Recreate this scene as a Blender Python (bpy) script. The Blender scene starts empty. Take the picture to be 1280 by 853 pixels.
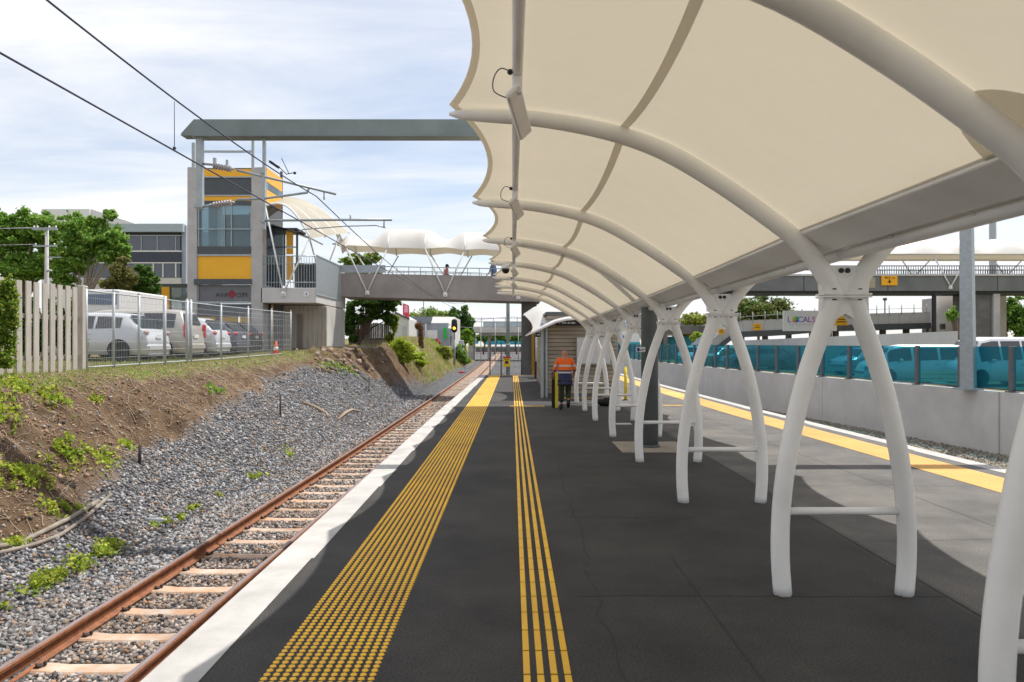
import bpy, math, random
import numpy as np
from mathutils import Vector, Matrix, noise as mn
random.seed(7); RNG = np.random.default_rng(11)
S = bpy.context.scene; COL = S.collection
F = 940.0; CH = 1.72; VX = 640.0; VY = 429.0
def W(px, py, D): return ((px-VX)*D/F, D, CH-(py-VY)*D/F)
def WX(px, D): return (px-VX)*D/F
def WZ(py, D): return CH-(py-VY)*D/F

# ------------------------------------------------------------------ materials
def _ramp(nt, fac, cols, lo=.35, hi=.65):
    r = nt.nodes.new('ShaderNodeValToRGB'); r.color_ramp.elements[0].position = lo; r.color_ramp.elements[1].position = hi
    r.color_ramp.elements[0].color = (*cols[0], 1); r.color_ramp.elements[1].color = (*cols[1], 1)
    nt.links.new(fac, r.inputs[0]); return r.outputs[0]
def mat(name, c, c2=None, rough=.6, metal=0., scale=6., bump=0., bscale=None, detail=6, trans=0., tcol=None, emit=None, spec=.4, stretch=(1,1,1), dirt=0.):
    m = bpy.data.materials.new(name); m.use_nodes = True; nt = m.node_tree; N = nt.nodes; L = nt.links
    b = N['Principled BSDF']; out = N['Material Output']
    b.inputs['Roughness'].default_value = rough; b.inputs['Metallic'].default_value = metal
    b.inputs['Specular IOR Level'].default_value = spec
    tc = N.new('ShaderNodeTexCoord'); mp = N.new('ShaderNodeMapping'); mp.inputs['Scale'].default_value = stretch
    L.new(tc.outputs['Object'], mp.inputs[0])
    if c2 is None: c2 = tuple(v*.86 for v in c)
    n = N.new('ShaderNodeTexNoise'); n.inputs['Scale'].default_value = scale; n.inputs['Detail'].default_value = detail
    n.inputs['Roughness'].default_value = .62
    L.new(mp.outputs[0], n.inputs['Vector'])
    col = _ramp(nt, n.outputs['Fac'], (c, c2))
    if dirt:
        n3 = N.new('ShaderNodeTexNoise'); n3.inputs['Scale'].default_value = scale*.23; n3.inputs['Detail'].default_value = 8
        L.new(mp.outputs[0], n3.inputs['Vector'])
        mr = N.new('ShaderNodeMapRange'); mr.inputs[1].default_value = .45; mr.inputs[2].default_value = .75; mr.inputs[3].default_value = 1; mr.inputs[4].default_value = 1-dirt
        L.new(n3.outputs['Fac'], mr.inputs[0])
        mm = N.new('ShaderNodeVectorMath'); mm.operation = 'SCALE'; L.new(col, mm.inputs[0]); L.new(mr.outputs[0], mm.inputs['Scale']); col = mm.outputs[0]
    L.new(col, b.inputs['Base Color'])
    if bump:
        n2 = N.new('ShaderNodeTexNoise'); n2.inputs['Scale'].default_value = bscale or scale*8; n2.inputs['Detail'].default_value = 4
        L.new(mp.outputs[0], n2.inputs['Vector'])
        bp = N.new('ShaderNodeBump'); bp.inputs['Strength'].default_value = bump; bp.inputs['Distance'].default_value = .02
        L.new(n2.outputs['Fac'], bp.inputs['Height']); L.new(bp.outputs[0], b.inputs['Normal'])
    if emit: b.inputs['Emission Color'].default_value = (*emit[:3], 1); b.inputs['Emission Strength'].default_value = emit[3]
    if trans:
        t = N.new('ShaderNodeBsdfTranslucent'); t.inputs[0].default_value = (*(tcol or c), 1)
        mx = N.new('ShaderNodeMixShader'); mx.inputs[0].default_value = trans
        L.new(b.outputs[0], mx.inputs[1]); L.new(t.outputs[0], mx.inputs[2]); L.new(mx.outputs[0], out.inputs[0])
    return m
def glass(name, tint, opac=.35, base=None, rough=.03):
    m = bpy.data.materials.new(name); m.use_nodes = True; nt = m.node_tree; N = nt.nodes; L = nt.links
    b = N['Principled BSDF']; out = N['Material Output']
    b.inputs['Base Color'].default_value = (*(base or tint), 1); b.inputs['Roughness'].default_value = rough; b.inputs['Specular IOR Level'].default_value = .8
    t = N.new('ShaderNodeBsdfTransparent'); t.inputs[0].default_value = (*tint, 1)
    mx = N.new('ShaderNodeMixShader'); mx.inputs[0].default_value = opac
    L.new(t.outputs[0], mx.inputs[1]); L.new(b.outputs[0], mx.inputs[2]); L.new(mx.outputs[0], out.inputs[0]); return m
def vcmat(name, rough=.8, trans=0., bump=0., mul=1.):
    m = bpy.data.materials.new(name); m.use_nodes = True; nt = m.node_tree; N = nt.nodes; L = nt.links
    b = N['Principled BSDF']; b.inputs['Roughness'].default_value = rough; b.inputs['Specular IOR Level'].default_value = .25
    a = N.new('ShaderNodeAttribute'); a.attribute_name = 'tone'; L.new(a.outputs['Color'], b.inputs['Base Color'])
    if trans:
        t = N.new('ShaderNodeBsdfTranslucent'); L.new(a.outputs['Color'], t.inputs[0])
        mx = N.new('ShaderNodeMixShader'); mx.inputs[0].default_value = trans
        L.new(b.outputs[0], mx.inputs[1]); L.new(t.outputs[0], mx.inputs[2]); L.new(mx.outputs[0], N['Material Output'].inputs[0])
    return m

# ------------------------------------------------------------------ mesh builder
class MB:
    def __init__(s): s.v = []; s.f = []; s.smooth = []
    def quad(s, a, b, c, d):
        n = len(s.v); s.v += [tuple(a), tuple(b), tuple(c), tuple(d)]; s.f.append((n, n+1, n+2, n+3)); s.smooth.append(False); return s
    def poly(s, pts):
        n = len(s.v); s.v += [tuple(p) for p in pts]; s.f.append(tuple(range(n, n+len(pts)))); s.smooth.append(False); return s
    def box(s, c, d, rz=0., rx=0., ry=0., bev=0.):
        h = [x/2 for x in d]; n = len(s.v)
        R = Matrix.Rotation(rz, 3, 'Z') @ Matrix.Rotation(ry, 3, 'Y') @ Matrix.Rotation(rx, 3, 'X') if (rz or rx or ry) else None
        if bev and min(h) > bev*1.2:
            # chamfered vertical+horizontal edges : 3 points per corner
            vs = []; 
            for sx in (-1, 1):
                for sy in (-1, 1):
                    for sz in (-1, 1):
                        for k in range(3):
                            p = [sx*h[0], sy*h[1], sz*h[2]]; q = [sx*(h[0]-bev), sy*(h[1]-bev), sz*(h[2]-bev)]
                            q[k] = p[k]; vs.append(q)
            def ci(sx, sy, sz, k): return (((sx > 0)*2+(sy > 0))*2+(sz > 0))*3+k
            fs = []
            for k in range(3):
                a, b_ = [(1, 2), (2, 0), (0, 1)][k]
                for sg in (-1, 1):
                    q = []
                    for (u, w) in ((-1, -1), (1, -1), (1, 1), (-1, 1)):
                        t = [0, 0, 0]; t[k] = sg; t[a] = u; t[b_] = w; q.append(ci(*t, k))
                    fs.append(tuple(q if sg > 0 else q[::-1]))
            for k in range(3):          # edges along axis k
                a, b_ = [(1, 2), (2, 0), (0, 1)][k]
                for u in (-1, 1):
                    for w in (-1, 1):
                        t0 = [0]*3; t0[a] = u; t0[b_] = w; t0[k] = -1; t1 = list(t0); t1[k] = 1
                        q = [ci(*t0, a), ci(*t1, a), ci(*t1, b_), ci(*t0, b_)]
                        fs.append(tuple(q if u*w < 0 else q[::-1]))
            for sx in (-1, 1):
                for sy in (-1, 1):
                    for sz in (-1, 1):
                        q = [ci(sx, sy, sz, 0), ci(sx, sy, sz, 1), ci(sx, sy, sz, 2)]
                        fs.append(tuple(q if sx*sy*sz > 0 else q[::-1]))
        else:
            vs = [[x*h[0], y*h[1], z*h[2]] for x in (-1, 1) for y in (-1, 1) for z in (-1, 1)]
            fs = [(0, 1, 3, 2), (4, 6, 7, 5), (0, 4, 5, 1), (2, 3, 7, 6), (0, 2, 6, 4), (1, 5, 7, 3)]
        for p in vs:
            p = Vector(p)
            if R: p = R @ p
            s.v.append((p.x+c[0], p.y+c[1], p.z+c[2]))
        for f in fs: s.f.append(tuple(i+n for i in f)); s.smooth.append(False)
        return s
    def span(s, a, b, bev=0.):
        return s.box([(a[i]+b[i])/2 for i in range(3)], [abs(b[i]-a[i]) for i in range(3)], bev=bev)
    def tube(s, pts, r, seg=10, cap=True, smooth=True, flat=1.):
        pts = [Vector(p) for p in pts]; k = len(pts)
        rs = list(r) if hasattr(r, '__len__') else [r]*k
        t = [(pts[min(i+1, k-1)]-pts[max(i-1, 0)]).normalized() for i in range(k)]
        up = Vector((0, 0, 1)) if abs(t[0].z) < .9 else Vector((0, 1, 0))
        u = t[0].cross(up).normalized(); n = len(s.v)
        for i in range(k):
            u = (u - t[i]*u.dot(t[i])).normalized(); w = t[i].cross(u)
            for j in range(seg):
                a = 2*math.pi*j/seg; p = pts[i] + u*math.cos(a)*rs[i] + w*math.sin(a)*rs[i]*flat; s.v.append(tuple(p))
        for i in range(k-1):
            for j in range(seg):
                s.f.append((n+i*seg+j, n+i*seg+(j+1) % seg, n+(i+1)*seg+(j+1) % seg, n+(i+1)*seg+j)); s.smooth.append(smooth)
        if cap:
            s.f.append(tuple(n+j for j in range(seg))[::-1]); s.smooth.append(False)
            s.f.append(tuple(n+(k-1)*seg+j for j in range(seg))); s.smooth.append(False)
        return s
    def cyl(s, c, r, h, seg=16, r2=None, axis='z'):
        d = {'x': (1, 0, 0), 'y': (0, 1, 0), 'z': (0, 0, 1)}[axis]
        return s.tube([c, [c[i]+d[i]*h for i in range(3)]], [r, r if r2 is None else r2], seg)
    def grid(s, P, smooth=True):    # P[i][j]
        n = len(s.v); a = len(P); b = len(P[0])
        for row in P:
            for p in row: s.v.append(tuple(p))
        for i in range(a-1):
            for j in range(b-1): s.f.append((n+i*b+j, n+i*b+j+1, n+(i+1)*b+j+1, n+(i+1)*b+j)); s.smooth.append(smooth)
        return s
    def ball(s, c, r, seg=12, rings=8, smooth=True):
        r = r if hasattr(r, '__len__') else (r, r, r)
        return s.grid([[(c[0]+r[0]*math.sin(math.pi*i/rings)*math.cos(2*math.pi*j/seg), c[1]+r[1]*math.sin(math.pi*i/rings)*math.sin(2*math.pi*j/seg), c[2]+r[2]*math.cos(math.pi*i/rings)) for j in range(seg+1)] for i in range(rings+1)], smooth)
    def prism(s, poly, y0, y1):      # poly in (x,z), extruded in y
        n = len(s.v); k = len(poly)
        s.v += [(p[0], y0, p[1]) for p in poly] + [(p[0], y1, p[1]) for p in poly]
        s.f.append(tuple(range(n, n+k))); s.f.append(tuple(range(n+2*k-1, n+k-1, -1))); s.smooth += [False]*2
        for i in range(k): s.f.append((n+i, n+k+i, n+k+(i+1) % k, n+(i+1) % k)); s.smooth.append(False)
        return s
def wpos(o):
    p = Vector((0, 0, 0))
    while o is not None: p += Vector(o.location); o = o.parent
    return p
def raw(name, V, Fc, m, parent=None, smooth=None, tone=None, tris=None, solid=0.):
    me = bpy.data.meshes.new(name)
    V = np.asarray(V, dtype=np.float32)
    off = wpos(parent) if parent is not None else Vector((0, 0, 0))
    if parent is not None and not parent.get('_local'): V = V-np.array(off, dtype=np.float32)
    if isinstance(Fc, np.ndarray):
        k = Fc.shape[1]; nf = len(Fc)
        me.vertices.add(len(V)); me.vertices.foreach_set('co', V.ravel())
        me.loops.add(nf*k); me.loops.foreach_set('vertex_index', Fc.astype(np.int32).ravel())
        me.polygons.add(nf); me.polygons.foreach_set('loop_start', np.arange(0, nf*k, k, dtype=np.int32))
        me.update(calc_edges=True)
    else:
        me.from_pydata([tuple(p) for p in V.tolist()], [], Fc)
    if smooth is not None: me.polygons.foreach_set('use_smooth', np.array(smooth, dtype=bool))
    if tone is not None:
        a = me.color_attributes.new('tone', 'FLOAT_COLOR', 'POINT')
        c = np.ones((len(V), 4), dtype=np.float32); c[:, :3] = tone; a.data.foreach_set('color', c.ravel())
    me.materials.append(m); o = bpy.data.objects.new(name, me); COL.objects.link(o)
    if parent is not None: o.parent = parent
    if solid:
        md = o.modifiers.new('thickness', 'SOLIDIFY'); md.thickness = solid; md.offset = 0
    return o
def build(name, mb, m, parent=None, **k): return raw(name, mb.v, mb.f, m, parent, smooth=mb.smooth, **k)
def tag(o, label, cat, group=None, kind=None):
    if label: o['label'] = label
    if cat: o['category'] = cat
    if group: o['group'] = group
    if kind: o['kind'] = kind
    return o
def thing(name, label, cat, loc=(0, 0, 0), group=None, local=False, rz=0.):
    o = bpy.data.objects.new(name, None); o.empty_display_size = .2; o.location = loc; o.rotation_euler = (0, 0, rz); COL.objects.link(o)
    if local: o['_local'] = 1
    return tag(o, label, cat, group)
def struct(name, mb, m, **k): return tag(build(name, mb, m, **k), None, None, None, 'structure')
def copy_tree(o, parent=None):
    c = o.copy(); COL.objects.link(c); c.parent = parent
    for ch in [x for x in list(o.children)]: copy_tree(ch, c)
    return c
def text_mesh(name, s, size, m, parent, loc, rot, ext=.002, mirror=False, align='CENTER'):
    cu = bpy.data.curves.new(name, 'FONT'); cu.body = s; cu.size = size; cu.extrude = ext; cu.align_x = align; cu.align_y = 'CENTER'; cu.resolution_u = 3
    o = bpy.data.objects.new(name, cu); COL.objects.link(o); dg = bpy.context.evaluated_depsgraph_get()
    me = bpy.data.meshes.new_from_object(o.evaluated_get(dg)); bpy.data.objects.remove(o); bpy.data.curves.remove(cu)
    o = bpy.data.objects.new(name, me); COL.objects.link(o); me.materials.clear(); me.materials.append(m)
    M = Matrix.Translation(Vector(loc)) @ (Matrix.Rotation(rot[2], 4, 'Z') @ Matrix.Rotation(rot[1], 4, 'Y') @ Matrix.Rotation(rot[0], 4, 'X')) @ Matrix.Diagonal((-1 if mirror else 1, 1, 1, 1))
    me.transform(M); me.transform(Matrix.Translation(-wpos(parent))); o.parent = parent; return o
def lerp(a, b, t): return a+(b-a)*t
def interp(x, xs, ys): return float(np.interp(x, xs, ys))

# palette
M = {}
M['white_steel'] = mat('white_steel', (.90, .90, .89), (.86, .86, .85), rough=.34, scale=4, bump=.03, dirt=.22)
M['membrane'] = mat('membrane', (.68, .635, .55), (.63, .58, .49), rough=.6, scale=2.6, trans=.27, tcol=(.72, .645, .50), dirt=.24, bump=.05, bscale=90, spec=.2)
M['membrane_seam'] = mat('membrane_seam', (.58, .56, .52), rough=.6, scale=2, trans=.4, tcol=(.85, .80, .70))
M['hem'] = mat('membrane_hem', (.72, .68, .6), rough=.6, scale=2, trans=.45, tcol=(.9, .85, .74))
M['membrane_white'] = mat('membrane_white', (.68, .665, .64), (.62, .60, .56), rough=.5, scale=1.2, trans=.16, tcol=(.7, .6, .42), dirt=.08)
M['concrete'] = mat('concrete', (.50, .485, .47), (.41, .40, .39), rough=.85, scale=1.6, bump=.25, bscale=25, dirt=.25)
M['concrete_light'] = mat('concrete_light', (.62, .60, .58), (.54, .52, .505), rough=.85, scale=1.2, bump=.15, bscale=30, dirt=.18)
M['concrete_dark'] = mat('concrete_dark', (.17, .165, .16), (.11, .105, .10), rough=.9, scale=1.2, bump=.2, dirt=.3)
M['girder'] = mat('girder', (.37, .335, .315), (.29, .26, .245), rough=.85, scale=.9, bump=.1, dirt=.25)
M['galv'] = mat('galvanised', (.40, .44, .46), (.33, .36, .38), rough=.45, metal=.35, scale=9)
M['galv_light'] = mat('galvanised_light', (.46, .48, .50), (.40, .42, .44), rough=.5, metal=.2, scale=9)
M['beam_grey'] = mat('beam_paint', (.22, .26, .26), (.18, .215, .215), rough=.5, scale=2.5, dirt=.15)
M['column_grey'] = mat('column_paint', (.14, .16, .165), (.12, .135, .14), rough=.45, scale=2.5, dirt=.15)
M['dark'] = mat('dark_paint', (.025, .027, .03), rough=.5)
M['frame_dark'] = mat('frame_dark', (.085, .095, .105), rough=.45, metal=.2)
M['yellow'] = mat('yellow_panel', (.88, .45, .02), (.84, .41, .02), rough=.4, scale=2)
M['yellow_stud'] = mat('yellow_stud', (.95, .55, .02), (.80, .44, .03), rough=.5, scale=1.6, dirt=.30)
M['yellow_far'] = mat('yellow_tile', (.70, .40, .10), (.60, .33, .08), rough=.6, scale=1.1, dirt=.12)
M['white_paint'] = mat('white_paint', (.47, .46, .445), (.37, .36, .345), rough=.8, scale=3, bump=.15, bscale=60, dirt=.16)
M['grey_panel'] = mat('grey_panel', (.55, .55, .56), (.50, .50, .51), rough=.6, scale=1)
M['glass_dark'] = glass('glass_dark', (.10, .14, .18), .75, (.05, .07, .10), .05)
M['glass_blue'] = glass('glass_blue', (.55, .70, .75), .45, (.22, .30, .34), .04)
M['glass_teal'] = glass('glass_teal', (.30, .68, .78), .26, (.03, .29, .38), .04)
M['glass_clear'] = glass('glass_clear', (.75, .80, .80), .35, (.2, .23, .24), .05)
M['rust'] = mat('rusty_steel', (.30, .12, .055), (.17, .07, .035), rough=.8, scale=14, bump=.2, dirt=.2)
M['rail_head'] = mat('rail_head', (.34, .31, .33), (.26, .19, .17), rough=.4, metal=.45, scale=3, stretch=(6, .4, 6))
M['clip'] = mat('rail_clip_steel', (.05, .035, .03), rough=.8)
M['sleeper'] = mat('sleeper_concrete', (.52, .45, .38), (.44, .25, .14), rough=.9, scale=2.6, bump=.3, dirt=.5)
M['timber'] = mat('timber', (.52, .48, .43), (.42, .38, .33), rough=.85, scale=5, stretch=(4, 4, .5), dirt=.15)
M['timber_grey'] = mat('timber_grey', (.25, .22, .20), (.17, .15, .14), rough=.9, scale=5, stretch=(6, 6, .5), dirt=.3)
M['bark'] = mat('bark', (.16, .12, .09), (.10, .075, .055), rough=.95, scale=7, bump=.6, bscale=30)
M['bark_pale'] = mat('bark_pale', (.36, .32, .27), (.26, .22, .18), rough=.9, scale=7, bump=.4, bscale=20)
M['leaf'] = vcmat('leaf', .5, .42); M['stone'] = vcmat('ballast_stone', .85)
M['black_rubber'] = mat('tyre', (.02, .02, .021), rough=.8)
M['rim'] = mat('rim', (.50, .51, .52), rough=.35, metal=.7)
M['red'] = mat('red', (.65, .03, .03), rough=.3)
M['red_sign'] = mat('red_sign', (.62, .04, .09), rough=.5)
M['orange'] = mat('orange', (.85, .13, .02), rough=.6)
M['black'] = mat('black', (.012, .012, .014), rough=.6)
M['wire'] = mat('wire_metal', (.05, .05, .09), rough=.6)
M['teal'] = mat('teal_hoarding', (.02, .36, .46), rough=.7)
M['white'] = mat('white', (.78, .78, .78), rough=.5)
# ------------------------------------------------------------------ ground
YS = [0, 8, 15, 20, 28, 33, 36, 39, 44, 50, 60, 80, 120, 160]
UF = [5.0, 5.0, 5.0, 5.0, 5.0, 5.0, 5.2, 5.2, 5.0, 4.9, 4.8, 4.8, 5.5, 14]
UC = [8.3, 8.5, 8.7, 8.8, 8.9, 8.9, 8.2, 7.2, 7.0, 7.5, 8.0, 8.5, 10, 24]
ZT = [1.1, 1.1, 1.1, 1.1, 1.15, 1.3, 1.45, 1.5, 1.6, 1.8, 2.0, 2.0, .6, -1.1]
BED = -1.15
WALLP = [(15.2, 4), (12.48, 19), (11.55, 26), (10.4, 34.6), (9.4, 49), (8.9, 62), (8.9, 90)]   # (X, Y) of the retaining wall, track side
def wallx(Y): return interp(Y, [p[1] for p in WALLP], [p[0] for p in WALLP])
def bank_t(X, Y):
    u = -X; f = interp(Y, YS, UF); c = interp(Y, YS, UC); return (u-f)/(c-f)
def nz(x, y, s, k=0): return mn.noise(Vector((x*s, y*s, k*7.3)))
def ground_z(X, Y, detail=True):
    t = bank_t(X, Y); zt = interp(Y, YS, ZT)
    if X > 0:
        wx = wallx(Y) if Y < 90 else 8.9+(Y-90)*.3
        z = BED if X < wx+.65 else 0.0
        return z if Y < 150 else BED
    if t <= 0: z = BED+(.075 if X < -4.22 else 0); a = .012
    elif t >= 1: z = zt + (.35*min(1, (-X-12)/20) if X < -12 and Y < 120 else 0); a = .03
    else:
        s = t*.62+.38*t*t*(3-2*t)
        z = BED+(zt-BED)*s; a = .07+.17*math.sin(math.pi*min(1, t))*(1 if t > .3 else .35)
    if detail and X > -30 and Y < 80:
        g = gravel_w(X, Y)
        rug = a*(1-.8*g)
        z += rug*(nz(X, Y, .9, 1)*.8+nz(X, Y, 2.2, 2)*.7+nz(X, Y, 5, 3)*.35)
        if 0 < t < 1.15 and 30 < Y < 46: z += .24*(nz(X, Y, 1.3, 5)+nz(X, Y, 3.1, 6)*.7)*min(1, t*2)
    return z
def gravel_w(X, Y):     # 1 = ballast, 0 = soil
    u = -X; b = interp(Y, [4, 7.5, 9, 15.4, 20, 31, 34, 38, 44, 60, 100], [6.3, 6.2, 5.95, 6.75, 7.35, 8.2, 7.5, 6.0, 5.5, 5.4, 5.6])
    b += .35*nz(X, Y, .7, 9)+.2*nz(X, Y, 2.1, 10)
    return min(1, max(0, (b-u)/.35+.5))
def grass_w(X, Y):
    t = bank_t(X, Y)
    g = 0
    if t > .86: g = min(1, (t-.86)/.12)*(.45+.75*nz(X, Y, .55, 14)+.3*nz(X, Y, 2.3, 15)+.12)
    if X < -9.55: g *= .25
    if 33.5 < Y < 45: g *= .15
    if Y > 45 and t > .1: g = .25+.5*nz(X, Y, .35, 16)
    return min(1, max(0, g*1.5))
xs = np.unique(np.round(np.concatenate([np.arange(-10.5, -2, .12), np.arange(-16, -10.5, .5), np.arange(-60, -16, 4), [-400, -200, -110], np.arange(-2, 16, .5), np.arange(16, 60, 4), [110, 200, 400]]), 3))
ysg = np.unique(np.round(np.concatenate([[-40, -20, -8], np.arange(-4, 4, .8), np.arange(4, 20, .12), np.arange(20, 48, .25), np.arange(48, 90, 1.), np.arange(90, 200, 6), [220, 300, 450, 700]]), 3))
V = []; tone = []
for y in ysg:
    for x in xs:
        z = ground_z(x, y); V.append((x, y, z))
        g = gravel_w(x, y) if x < 0 else (1. if x < wallx(y)+.2 else 0.)
        if y > 95 and x < 0: g = 1 if bank_t(x, y) < .05 else 0
        tone.append((g, grass_w(x, y) if x < 0 else .35, .5+.5*nz(x, y, .3, 20)))
nx, ny = len(xs), len(ysg)
I = np.arange(nx*ny).reshape(ny, nx)
Fq = np.stack([I[:-1, :-1], I[:-1, 1:], I[1:, 1:], I[1:, :-1]], -1).reshape(-1, 4)
gm = bpy.data.materials.new('ground'); gm.use_nodes = True; nt = gm.node_tree; N = nt.nodes; L = nt.links
b = N['Principled BSDF']; b.inputs['Roughness'].default_value = .95; b.inputs['Specular IOR Level'].default_value = .15
at = N.new('ShaderNodeAttribute'); at.attribute_name = 'tone'; sp = N.new('ShaderNodeSeparateColor'); L.new(at.outputs['Color'], sp.inputs[0])
tc = N.new('ShaderNodeTexCoord')
def noi(scale, detail=6, rough=.6):
    n = N.new('ShaderNodeTexNoise'); n.inputs['Scale'].default_value = scale; n.inputs['Detail'].default_value = detail; n.inputs['Roughness'].default_value = rough
    L.new(tc.outputs['Object'], n.inputs[0]); return n.outputs['Fac']
def mix(f, a, c):
    m = N.new('ShaderNodeMix'); m.data_type = 'RGBA'
    if isinstance(f, float): m.inputs[0].default_value = f
    else: L.new(f, m.inputs[0])
    L.new(a, m.inputs[6]); L.new(c, m.inputs[7]); return m.outputs[2]
vo = N.new('ShaderNodeTexVoronoi'); vo.inputs['Scale'].default_value = 22; L.new(tc.outputs['Object'], vo.inputs[0])
sv = N.new('ShaderNodeSeparateColor'); L.new(vo.outputs['Color'], sv.inputs[0])
grav = _ramp(nt, sv.outputs[0], ((.075, .080, .09), (.30, .295, .30)), .1, .95)
s1 = _ramp(nt, noi(3.5, 9, .7), ((.085, .052, .030), (.235, .155, .092)), .38, .62)
s2 = _ramp(nt, noi(1.1, 8, .65), ((.055, .034, .021), (.27, .195, .13)), .36, .66)
soil = mix(.45, s1, s2)
# pale dead roots and straw
rt = _ramp(nt, noi(9, 10, .8), ((0, 0, 0), (1, 1, 1)), .56, .66)
stc = N.new('ShaderNodeRGB'); stc.outputs[0].default_value = (.34, .27, .20, 1)
m3 = N.new('ShaderNodeMath'); m3.operation = 'MULTIPLY'; L.new(rt, m3.inputs[0]); m3.inputs[1].default_value = .5
soil = mix(m3.outputs[0], soil, stc.outputs[0])
gr = _ramp(nt, noi(7, 8, .7), ((.15, .25, .035), (.36, .33, .13)), .38, .66)
soil = mix(sp.outputs[1], soil, gr)
fin = mix(sp.outputs[0], soil, grav); L.new(fin, b.inputs['Base Color'])
bp = N.new('ShaderNodeBump'); bp.inputs['Strength'].default_value = 1.; bp.inputs['Distance'].default_value = .11
hm = N.new('ShaderNodeMix'); hm.data_type = 'FLOAT'; L.new(sp.outputs[0], hm.inputs[0]); L.new(noi(11, 8, .7), hm.inputs[2]); L.new(vo.outputs['Distance'], hm.inputs[3])
L.new(hm.outputs[0], bp.inputs['Height']); L.new(bp.outputs[0], b.inputs['Normal'])
tag(raw('ground', V, Fq, gm, smooth=[True]*len(Fq), tone=tone), None, None, None, 'structure')

# --- loose ballast stones (numpy octahedra)
OCT = np.array([[1, 0, 0], [-1, 0, 0], [0, 1, 0], [0, -1, 0], [0, 0, 1], [0, 0, -1], [.62, .62, .3]], dtype=np.float32)
OF = np.array([[0, 6, 4], [6, 2, 4], [2, 1, 4], [1, 3, 4], [3, 0, 4], [2, 6, 5], [6, 0, 5], [1, 2, 5], [3, 1, 5], [0, 3, 5]], dtype=np.int32)
def rotmats(n):
    q = RNG.normal(size=(n, 4)); q /= np.linalg.norm(q, axis=1)[:, None]; w, x, y, z = q.T
    return np.stack([1-2*(y*y+z*z), 2*(x*y-z*w), 2*(x*z+y*w), 2*(x*y+z*w), 1-2*(x*x+z*z), 2*(y*z-x*w), 2*(x*z-y*w), 2*(y*z+x*w), 1-2*(x*x+y*y)], -1).reshape(n, 3, 3)
def stones(P, size, cols, name, label):
    n = len(P); R = rotmats(n); sc = RNG.uniform(.55, 1.35, (n, 1, 3))*size[:, None, None]
    v = OCT[None]*sc + RNG.normal(0, .13, (n, 7, 3))*size[:, None, None]
    v = np.einsum('nij,nkj->nki', R, v)+P[:, None, :]
    f = (OF[None]+7*np.arange(n)[:, None, None]).reshape(-1, 3)
    o = raw(name, v.reshape(-1, 3), f, M['stone'], tone=np.repeat(cols, 7, axis=0))
    return tag(o, label, 'gravel', None, 'stuff')
TRX = lambda Y: interp(Y, [0, 6, 9.7, 19.4, 40, 81, 215], [-3.74, -3.68, -3.60, -3.47, -3.33, -3.35, -4.0])
def under_slp(x, y):   # keep sleepers and rails clear
    c = TRX(y); d = abs(x-c)
    if abs(d-.57) < .10: return True
    ph = ((y-1.0) % .7); return d < .57 and (ph < .115 or ph > .585)
pts = []; sz = []
def scat(y0, y1, dens, smin, smax, x0=-9.9, x1=-1.95):
    n = int((y1-y0)*(x1-x0)*dens)
    X = RNG.uniform(x0, x1, n); Y = RNG.uniform(y0, y1, n); s = RNG.uniform(smin, smax, n)
    for x, y, q in zip(X, Y, s):
        if x < -8.2 and y < 20: continue
        g = gravel_w(x, y)
        if random.random() > g*g+.02: continue
        if abs(x) > (y+1.2)*.70: continue
        if under_slp(x, y): continue
        z = ground_z(x, y)
        pts.append((x, y, z+q*.25)); sz.append(q)
scat(3.5, 9, 850, .015, .036); scat(9, 15, 560, .017, .038); scat(15, 24, 260, .024, .042); scat(24, 40, 90, .03, .05)
P = np.array(pts, dtype=np.float32); g_ = RNG.uniform(0, 1, len(P))**1.6
cols = np.stack([.07+.40*g_, .076+.40*g_, .09+.40*g_], -1)
db = np.array([.5+.9*nz(p[0], p[1], .6, 51) for p in P]).clip(0, 1)[:, None]; cols = cols*(1-db*.35)+np.array([.20, .15, .11])*db*.35; br = RNG.uniform(0, 1, len(P)) < .13
cols[br] = np.stack([.24+.14*g_[br], .17+.10*g_[br], .12+.07*g_[br]], -1)
near = (np.abs(P[:, 0]+3.55) < .75); cols[near] = cols[near]*np.array([1.12, .98, .86])
stones(P, np.array(sz), cols, 'ballast', 'blue grey crushed stone ballast around the rusty track')
pts = []; sz = []
for _ in range(16000):
    y = RNG.uniform(9, 36); x = wallx(y)-RNG.uniform(.02, 1.8); q = RNG.uniform(.03, .05); pts.append((x, y, BED+q*.3)); sz.append(q)
P = np.array(pts, dtype=np.float32); g_ = RNG.uniform(0, 1, len(P))
stones(P, np.array(sz), np.stack([.11+.26*g_, .10+.23*g_, .08+.19*g_], -1), 'trackside_gravel', 'brown grey gravel at the foot of the concrete wall')

# ------------------------------------------------------------------ platform
LE = [(-12, -1.92), (6, -1.88), (20, -1.85), (40, -1.66)]       # (Y, X)
RE = [(-12, 7.15), (5, 6.92), (10.3, 6.73), (20.2, 6.38), (30, 6.22), (45, 6.1), (90, 6.1)]
lx = lambda y: interp(y, [p[0] for p in LE], [p[1] for p in LE]); rx = lambda y: interp(y, [p[0] for p in RE], [p[1] for p in RE])
YP = [-12, -4, 0, 3, 6, 9, 12, 16, 20, 25, 30, 35, 40.3]
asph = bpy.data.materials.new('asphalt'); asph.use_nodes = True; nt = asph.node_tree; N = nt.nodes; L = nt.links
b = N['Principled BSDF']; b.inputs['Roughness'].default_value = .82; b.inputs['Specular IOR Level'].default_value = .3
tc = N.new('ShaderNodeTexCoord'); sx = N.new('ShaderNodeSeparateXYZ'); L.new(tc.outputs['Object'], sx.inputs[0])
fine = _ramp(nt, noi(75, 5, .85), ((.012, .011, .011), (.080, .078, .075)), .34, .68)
fineR = _ramp(nt, noi(75, 5, .85), ((.055, .053, .05), (.185, .18, .172)), .34, .68)
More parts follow.
